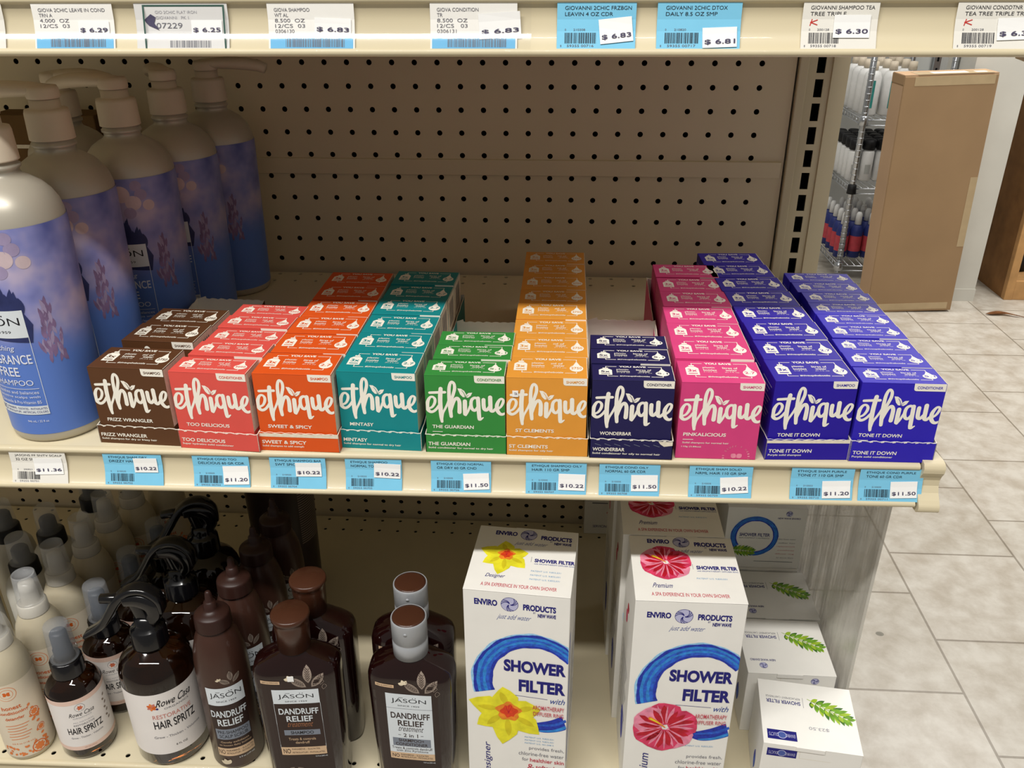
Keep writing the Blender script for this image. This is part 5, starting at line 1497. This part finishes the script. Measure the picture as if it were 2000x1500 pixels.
def filter_box(kind, W, D, H, label, group=None):
    t = thing('shower_filter_box', label, 'box', (0,0,0), 0, group)
    mb = MB(); mb.rbox(-W/2, W/2, 0, D, 0, H-0.0008, 'white_card', 0.0006)
    mb.art(filter_front(kind, W), front(-W/2, 0, H), 0.00006, 0.0001)
    a = Art()
    a.rect(0.010, 0.03, 0.016, H-0.05, 'brush_mid'); a.rect(0.03, 0.05, D-0.012, 0.055, 'grey_ink')
    for k in range(10): a.rect(0.03, 0.07+0.008*k, D-0.012-0.008*(k % 3), 0.0715+0.008*k, 'grey_ink')
    mb.art(a, rightmap(W/2, 0, 0))
    a = Art()
    a.leaf(0.030, H-0.075, 0.02, 0.006, 1.2, 'hib_pink'); a.leaf(0.035, H-0.055, 0.016, 0.005, 0.6, 'hib_red')
    for k in range(9): a.rect(0.015, H-0.11-0.009*k, D-0.02-0.006*(k % 3), H-0.108-0.009*k, 'grey_ink')
    a.ell(0.052, 0.055, 0.010, 0.020, 'brush_dark'); mb.art(a, leftmap(-W/2, D, 0))
    mb.build('carton', t)
    mb = MB(); mb.rbox(-W/2, W/2, -0.0003, D, H-0.0008, H, 'white_card', 0.0003)
    mb.box(-0.012, 0.016, D-0.0004, D+0.0006, H-0.006, H, 'white_card')
    mb.art(filter_top(kind, W), topmap(-W/2, 0, H), 0.00006, 0.0001)
    mb.build('top_flap', t)
    return t
yb = filter_box('yellow', 0.0915, 0.0905, 0.2385, 'tall white shower filter box with a yellow daffodil'); yb.location = (0.0355, -0.4400, ZL); yb.rotation_euler.z = -0.08
hb = filter_box('hibiscus', 0.0930, 0.0890, 0.2360, 'frontmost tall white shower filter box with a pink hibiscus', 'tall white boxes with a pink hibiscus')
hb.location = (0.1815, -0.4400, ZL)
dup(hb, (0.1765, -0.3495, ZL), 0.0, 'second hibiscus box, directly behind the frontmost one'); dup(hb, (0.1735, -0.2590, ZL), 0.0, 'third hibiscus box, deep in the shelf shadow')

# low replacement cartridge boxes with a green frond
def frond(a, u, v, s, rot, layer=0):
    rnd = random.Random(8)
    n = 9
    def P(x, y): return (u+s*(x*cos(rot)-y*sin(rot)), v+s*(x*sin(rot)+y*cos(rot)))
    a.stroke([(*P(-0.020, 0.001), 0.0005*s), (*P(0, 0), 0.0008*s), (*P(0.020, -0.001), 0.0005*s)], 'leaf_lime', layer+3)
    for k in range(n):
        x = -0.016 + 0.034*k/(n-1)
        L = 0.0120*(0.45+0.75*sin(pi*(k+0.8)/(n+0.6)))
        for sg in (1, -1):
            an = sg*radians(62-3.2*k)
            p = P(x, 0)
            a.leaf(p[0], p[1], L*s, 0.0019*s, rot+an, ('leaf_green','leaf_lime','leaf_dark')[(k+sg) % 3], layer+(k % 2), 5)
            p2 = P(x+0.001, 0.0012*sg)
            a.leaf(p2[0], p2[1], L*s*0.6, 0.0018*s, rot+an*0.8, ('leaf_lime','leaf_green','leaf_green')[k % 3], layer+2, 5)
def cartridge_box(label, stickers=True):
    W, D, H = 0.0860, 0.0780, 0.0800
    t = thing('cartridge_box', label, 'box', (0,0,0), 0, 'low white cartridge boxes with a green frond')
    mb = MB(); mb.rbox(-W/2, W/2, 0, D, 0, H-0.0006, 'white_card', 0.0006)
    a = Art()
    if stickers: a.rect(0.004, H-0.0150, 0.0300, H-0.0055, 'navy_ink')
    if stickers:
        a.vtext('ENVIRO  PRODUCTS', 0.0055, H-0.0125, 0.0285, H-0.0090, 'orb', 1, 0, 0, True)
        a.ell(0.017, H-0.0103, 0.0038, 0.0038, 'orb', 2); a.ell(0.017, H-0.0103, 0.0032, 0.0032, 'script_blue', 3)
    else: orb(a, 0.066, H-0.0080, 0.0040, 0)
    a.line([(0.0325, H-0.001), (0.0325, H-0.0140), (0.0600, H-0.0140)], 0.0003, 'card_edge')
    mb.art(a, front(-W/2, 0, 0), 0.00006, 0.0001)
    a = Art(); a.leaf(0.050, 0.014, 0.024, 0.0055, radians(92), 'brush_dark'); a.leaf(0.051, 0.016, 0.018, 0.003, radians(88), 'brush_mid', 1)
    mb.art(a, leftmap(-W/2, D, 0))
    a = Art(); a.leaf(0.040, 0.030, 0.03, 0.010, radians(80), 'brush_mid'); a.leaf(0.020, 0.040, 0.02, 0.008, radians(110), 'brush_dark')
    mb.art(a, rightmap(W/2, 0, 0))
    mb.build('carton', t)
    mb = MB(); mb.rbox(-W/2, W/2, -0.0003, D, H-0.0006, H, 'white_card', 0.0003)
    mb.box(W*0.33-W/2, W*0.62-W/2, -0.0010, 0, H-0.0045, H, 'white_card')
    a = Art()
    frond(a, 0.0620, 0.0480, 1.02, radians(-28))
    a.line([(0.0400, 0.0470), (0.0400, 0.0590)], 0.0003, 'grey_ink')
    a.vtext('SHOWER FILTER', 0.0060, 0.0490, 0.0375, 0.0535, 'navy_ink', 0, 0.015, 0, True); a.vtext('REPLACEMENT CARTRIDGE', 0.0060, 0.0555, 0.0375, 0.0580, 'grey_ink', 0, 0, 0, True)
    if stickers:
        a.vtext('$23.50', 0.0420, 0.0215, 0.0600, 0.0255, 'ink_faint', 0, 0.01, 0, True)
        a.rect(0.0040, 0.0055, 0.0300, 0.0165, 'navy_ink'); a.vtext('ENVIRO  PRODUCTS', 0.0055, 0.0090, 0.0285, 0.0128, 'orb', 1, 0, 0, True)
        a.ell(0.017, 0.0109, 0.0040, 0.0040, 'orb', 2); a.ell(0.017, 0.0109, 0.0034, 0.0034, 'script_blue', 3)
    else:
        a.vtext('NEW WAVE ENVIRO', 0.0050, 0.0165, 0.0300, 0.0195, 'navy_ink', 0, 0.01, 0, True)
        orb(a, 0.0170, 0.0105, 0.0040, 0)
    mb.art(a, topmap(-W/2, 0, H), 0.00006, 0.0001)
    mb.build('top_flap', t)
    return t
cb = cartridge_box('frontmost low white cartridge box with a green frond, $23.50 sticker'); cb.location = (0.3020, -0.4480, ZL); cb.rotation_euler.z = -0.12
c2 = cartridge_box('second low white cartridge box, between hibiscus box and clear divider', False); c2.location = (0.3040, -0.3585, ZL); c2.rotation_euler.z = -0.01
dup(c2, (0.3085, -0.2780, ZL), 0.0, 'third low white cartridge box, half in the shelf shadow')
dup(c2, (0.3040, -0.1960, ZL), 0.0, 'cartridge box at the back carrying another box on top')
# the fifth box lies on its back on top of the last one, face towards the aisle
W, D, H = 0.0880, 0.0780, 0.0830
t = thing('cartridge_box', 'cartridge box with a blue ring facing out, topmost at the back', 'box', (0.3040, -0.1930, ZL+0.0802), 0, 'low white cartridge boxes with a green frond')
mb = MB(); mb.rbox(-W/2, W/2, 0, D, 0, H, 'white_card', 0.0006)
a = Art()
brush_arc(a, 0.0330, 0.0440, 0.0235, 0.0240, radians(-100), radians(215), 0.0050, 0.0060)
a.text('SHOWER FILTER', 0.0160, 0.0440, 0.0500, 0.0485, 'navy_ink', 2, 0.015); a.text('REPLACEMENT CARTRIDGE', 0.0160, 0.0408, 0.0500, 0.0424, 'grey_ink', 2)
frond(a, 0.0190, 0.0240, 0.72, radians(-5), 3)
orb(a, 0.0680, 0.0760, 0.0036, 0); a.text('NEW WAVE ENVIRO', 0.0560, 0.0685, 0.0810, 0.0708, 'navy_ink', 0, 0.01)
for k, m in enumerate(('grey_ink','grey_ink','red_ink','red_ink','red_ink','grey_ink')): a.text(('clean fresh water','softer hair','replacement','aromatherapy','diffuser ring','for shower filters')[k], 0.0590+0.002*(k % 2), 0.0405-0.0052*k, 0.0800, 0.0420-0.0052*k, m)
a.rect(0.036, 0.0090, 0.080, 0.0096, 'ink_soft')
mb.art(a, front(-W/2, 0, 0), 0.00006, 0.0001); mb.build('carton', t)
mb = MB(); mb.box(-0.012, 0.014, -0.0006, 0, H-0.006, H-0.0002, 'white_card'); mb.build('tuck_flap', t)
# grey white box at the very back, seen past the hibiscus row
mb = MB(); mb.rbox(-0.032, 0.032, 0, 0.020, 0, 0.175, 'white_card', 0.0008)
a = Art(); a.text('SERVICING', -0.020, 0.0110, 0.002, 0.0150, 'navy_ink', 0, 0.01); a.text('6 oz', -0.002, 0.034, 0.010, 0.038, 'red_ink')
for k in range(5): a.rect(-0.022, 0.050+0.012*k, 0.012, 0.052+0.012*k, 'grey_ink')
mb.art(a, front(0, 0, 0))
o = mb.build('white_box', None, (0.1380, -0.0290, ZL)); tag(o, 'dim white box standing against the back left of the hibiscus row', 'box')

# clear divider closing the right end of the lower shelf
mb = MB()
mb.prism([(-0.012, 0.0005), (-0.366, 0.0005), (-0.3665, 0.10), (-0.3675, 0.20), (-0.3695, 0.29), (-0.371, 0.3285), (-0.012, 0.3285)], lambda u, v, o: (0.3575+o, u, v), 0.0028, 'acrylic')
o = mb.build('clear_divider', None, (0, 0, ZL)); tag(o, 'scratched clear plastic divider at the right end of the lower shelf', 'divider')
# ------------------------------------------------------------------ beyond the shelf: aisle on the right
t = thing('cardboard_box', 'tall flat brown cardboard box leaning by the white column', 'cardboard box', (1.5230, 2.4550, ZF), 0)
t.rotation_euler = (0, radians(-1.6), 0.06)
Wd, Dp, Ht = 0.350, 0.112, 0.948
mb = MB()
mb.rbox(-Wd/2, Wd/2, 0, Dp, 0.003, Ht-0.004, 'cardboard', 0.004, 2)
mb.box(-Wd/2-0.0008, -Wd/2, 0.004, Dp-0.004, 0.01, Ht-0.04, 'cardboard_lit')
mb.build('carton_body', t)
mb = MB(); mb.box(-Wd/2+0.001, Wd/2-0.001, 0.002, Dp/2-0.001, Ht-0.004, Ht, 'cardboard_lit'); mb.box(-Wd/2+0.001, Wd/2-0.001, Dp/2+0.001, Dp-0.002, Ht-0.004, Ht, 'cardboard_lit')
mb.box(-Wd/2-0.0015, -Wd/2, 0.002, Dp-0.002, Ht-0.035, Ht-0.002, 'cardboard')
mb.build('top_flaps', t)
for bx in ((-Wd/2+0.04, Wd/2-0.012, -0.0009, 0.0, Ht-0.040, Ht-0.008), (-Wd/2+0.05, Wd/2-0.02, 0.0, 0.07, Ht, Ht+0.0007),
           (-Wd/2+0.01, Wd/2-0.02, -0.0009, 0.0, 0.012, 0.040), (Wd/2-0.030, Wd/2-0.002, -0.0009, 0.0, 0.28, 0.56)):
    mb = MB(); mb.box(*bx, 'tape'); mb.build('packing_tape', t)
mb = MB(); mb.box(-0.06, 0.07, 0.02, 0.06, Ht+0.0008, Ht+0.0014, 'paper'); mb.box(0.10, 0.14, 0.02, 0.05, Ht+0.0008, Ht+0.0014, 'paper'); mb.build('shipping_label', t)

# wall standard strip beside the column
mb = MB(); mb.box(1.80, 1.83, 3.42, 3.4495, ZF+0.6, 1.5, 'chrome')
for k in range(24): mb.box(1.811, 1.819, 3.418, 3.42, ZF+0.65+0.06*k, ZF+0.68+0.06*k, 'slot_shade')
o = mb.build('trim_1'); structure(o)

# pine display rack at the far right
t = thing('wooden_rack', 'pale pine display rack cut off by the right edge of the photo', 'rack', (1.985, 2.62, ZF))
mb = MB(); mb.box(0, 0.022, 0.03, 0.40, 0, 1.5, 'pine_dark'); mb.build('side_panel', t)
mb = MB(); mb.rbox(-0.002, 0.032, 0, 0.03, 0, 1.5, 'pine', 0.002); mb.build('front_post', t)
for z0, z1 in ((0.0, 0.085), (0.52, 0.60), (1.02, 1.09)):
    mb = MB(); mb.rbox(0.032, 0.50, 0.002, 0.026, z0, z1, 'pine', 0.002); mb.build('front_rail', t)
mb = MB(); mb.box(0.022, 0.50, 0.026, 0.40, 0.06, 0.085, 'pine'); mb.build('bottom_board', t)
mb = MB(); mb.box(0.022, 0.50, 0.385, 0.40, 0.085, 1.5, 'pine_dark'); mb.build('back_board', t)
for k in range(4):
    mb = MB(); mb.tube([(0.032, 0.05+0.0*k, 0.34+0.016*k), (0.5, 0.05, 0.34+0.016*k)], (0.002, 0.002), 'chrome', 8); mb.build('wire_rail', t)
mb = MB(); mb.lathe([(0.03,0.086),(0.055,0.09),(0.060,0.12),(0.055,0.23),(0.03,0.27),(0,0.28)], 'black_matte', 28)
o = mb.build('black_jar', None, (2.085, 2.80, ZF)); tag(o, 'round black jar on the bottom board of the pine rack', 'jar')
mb = MB(); mb.rbox(-0.06, 0.06, -0.05, 0.05, 0.086, 0.42, 'rack_white', 0.01); mb.box(-0.055, 0.055, -0.0508, -0.05, 0.14, 0.36, 'wall_grey')
o = mb.build('white_tub', None, (2.24, 2.82, ZF)); tag(o, 'pale grey tub inside the pine rack beside the black jar', 'tub')

# dried leaf on the tiles
mb = MB()
pts = spline([(-0.055,0.004),(-0.03,0.016),(0.0,0.022),(0.03,0.012),(0.055,-0.006),(0.075,-0.016),(0.06,-0.020),(0.03,-0.006),(0.0,-0.004),(-0.03,-0.006),(-0.055,0.004)], 4)[:-1]
mb.prism([(p[0], p[1]) for p in pts], lambda u, v, o: (u, v, 0.006 + 0.010*sin((u+0.06)*22)*0.5 + 0.10*v*v*20 + o), 0.0012, 'dry_leaf')
mb.tube([(0.06,-0.015,0.009),(0.085,-0.024,0.005),(0.10,-0.022,0.002)], (0.0016,0.0016), 'dry_leaf', 6)
o = mb.build('dried_leaf', None, (1.885, 2.435, ZF)); tag(o, 'curled brown dried leaf lying on the floor tiles', 'leaf')

# chrome wire rack behind the leaning box
t = thing('wire_rack', 'chrome wire shelving rack with bottles, beyond the end of the shelf', 'rack', (1.30, 2.75, ZF))
ZS = [0.10, 0.445, 0.73, 1.06]
for px, py in ((0, 0), (0, 0.46), (0.32, 0), (0.32, 0.46)):
    mb = MB(); mb.tube([(px, py, 0.0), (px, py, 1.55)], (0.0125, 0.0125), 'chrome', 16)
    for k in range(60): mb.lathe([(0.0125,0.02+0.0254*k),(0.0136,0.021+0.0254*k),(0.0136,0.0235+0.0254*k),(0.0125,0.0245+0.0254*k)], 'chrome', 16, px, py)
    p = mb.build('post', t)
    for z in ZS:
        mb = MB(); mb.lathe([(0.0138,z-0.022),(0.020,z-0.020),(0.0175,z+0.016),(0.0138,z+0.018)], 'black_matte' if z == 0.445 else 'chrome', 20, px, py); mb.build('clamp_collar', p)
for z in ZS:
    mb = MB()
    for x in (0, 0.32):
        for dz in (0, 0.022):
            mb.tube([(x, 0, z-dz), (x, 0.46, z-dz)], (0.0028, 0.0028), 'chrome', 8)
        for k in range(22):
            y = 0.02 + 0.42*k/21
            mb.tube([(x, y, z), (x, y+0.010*(1 if k % 2 else -1), z-0.022)], (0.0018, 0.0018), 'chrome', 6)
    for y in (0, 0.46):
        for dz in (0, 0.022): mb.tube([(0, y, z-dz), (0.32, y, z-dz)], (0.0028, 0.0028), 'chrome', 8)
    for k in range(11): mb.tube([(0.03*k+0.01, 0, z+0.003), (0.03*k+0.01, 0.46, z+0.003)], (0.0015, 0.0015), 'chrome', 6)
    mb.build('wire_shelf', t)

def rack_bottle(name, label, cat, group, prof, mat, capprof, capmat, band=None, bandmat=None):
    t = thing(name, label, cat, (0,0,0), 0, group)
    mb = MB(); mb.lathe(prof, mat, 24)
    mb.build('bottle_body', t)
    if band:
        mb = MB(); r = max(p[0] for p in prof)+0.0004
        shell(mb, r, band[0], band[1], band[2], band[3], bandmat, 16); mb.build('label', t)
    mb = MB(); mb.lathe(capprof, capmat, 20); mb.build('cap', t)
    return t
def grid(proto, spots, z, labels):
    for i, (x, y) in enumerate(spots):
        if i == 0: proto.location = (x, y, z); proto['label'] = labels
        else: dup(proto, (x, y, z), random.uniform(-.3, .3), labels)
WZ = [ZF+z+0.0052 for z in ZS]
def white_lotion():
    return rack_bottle('lotion_bottle', '', 'bottle', 'white lotion bottles on the wire rack', [(0,0),(0.032,0),(0.035,0.004),(0.035,0.150),(0.028,0.170),(0.014,0.178),(0,0.178)], 'rack_white', [(0.014,0.178),(0.017,0.179),(0.016,0.212),(0,0.214)], 'pump_plastic', (0.03,0.14,-0.35,0.35), 'rack_teal')
grid(white_lotion(), [(1.345+0.078*i, 3.12-0.085*j) for i in range(3) for j in range(4)], WZ[2], 'white lotion bottle with a teal stripe, on the upper wire shelf')
def black_top():
    return rack_bottle('black_cap_bottle', '', 'bottle', 'white bottles with black caps on the wire rack', [(0,0),(0.024,0),(0.026,0.003),(0.026,0.120),(0.020,0.132),(0,0.133)], 'rack_white', [(0.020,0.132),(0.026,0.133),(0.026,0.172),(0.020,0.176),(0,0.176)], 'black_matte', (0.03,0.07,-0.4,0.5), 'wall_grey')
grid(black_top(), [(1.335+0.058*i, 3.14-0.060*j) for i in range(4) for j in range(5)], WZ[1], 'white bottle with a black cap, packed on the middle wire shelf')
def red_navy():
    return rack_bottle('navy_spray_bottle', '', 'bottle', 'navy and red bottles with white caps on the wire rack', [(0,0),(0.026,0),(0.028,0.003),(0.028,0.120),(0.022,0.140),(0.012,0.150),(0,0.150)], 'rack_navy', [(0.012,0.150),(0.015,0.151),(0.013,0.195),(0.008,0.205),(0,0.206)], 'rack_white', (0.03,0.10,-2.5,2.5), 'rack_red')
grid(red_navy(), [(1.335+0.060*i, 3.14-0.066*j) for i in range(4) for j in range(5)], WZ[0], 'navy bottle with a red label and white cap, on the lowest wire shelf')
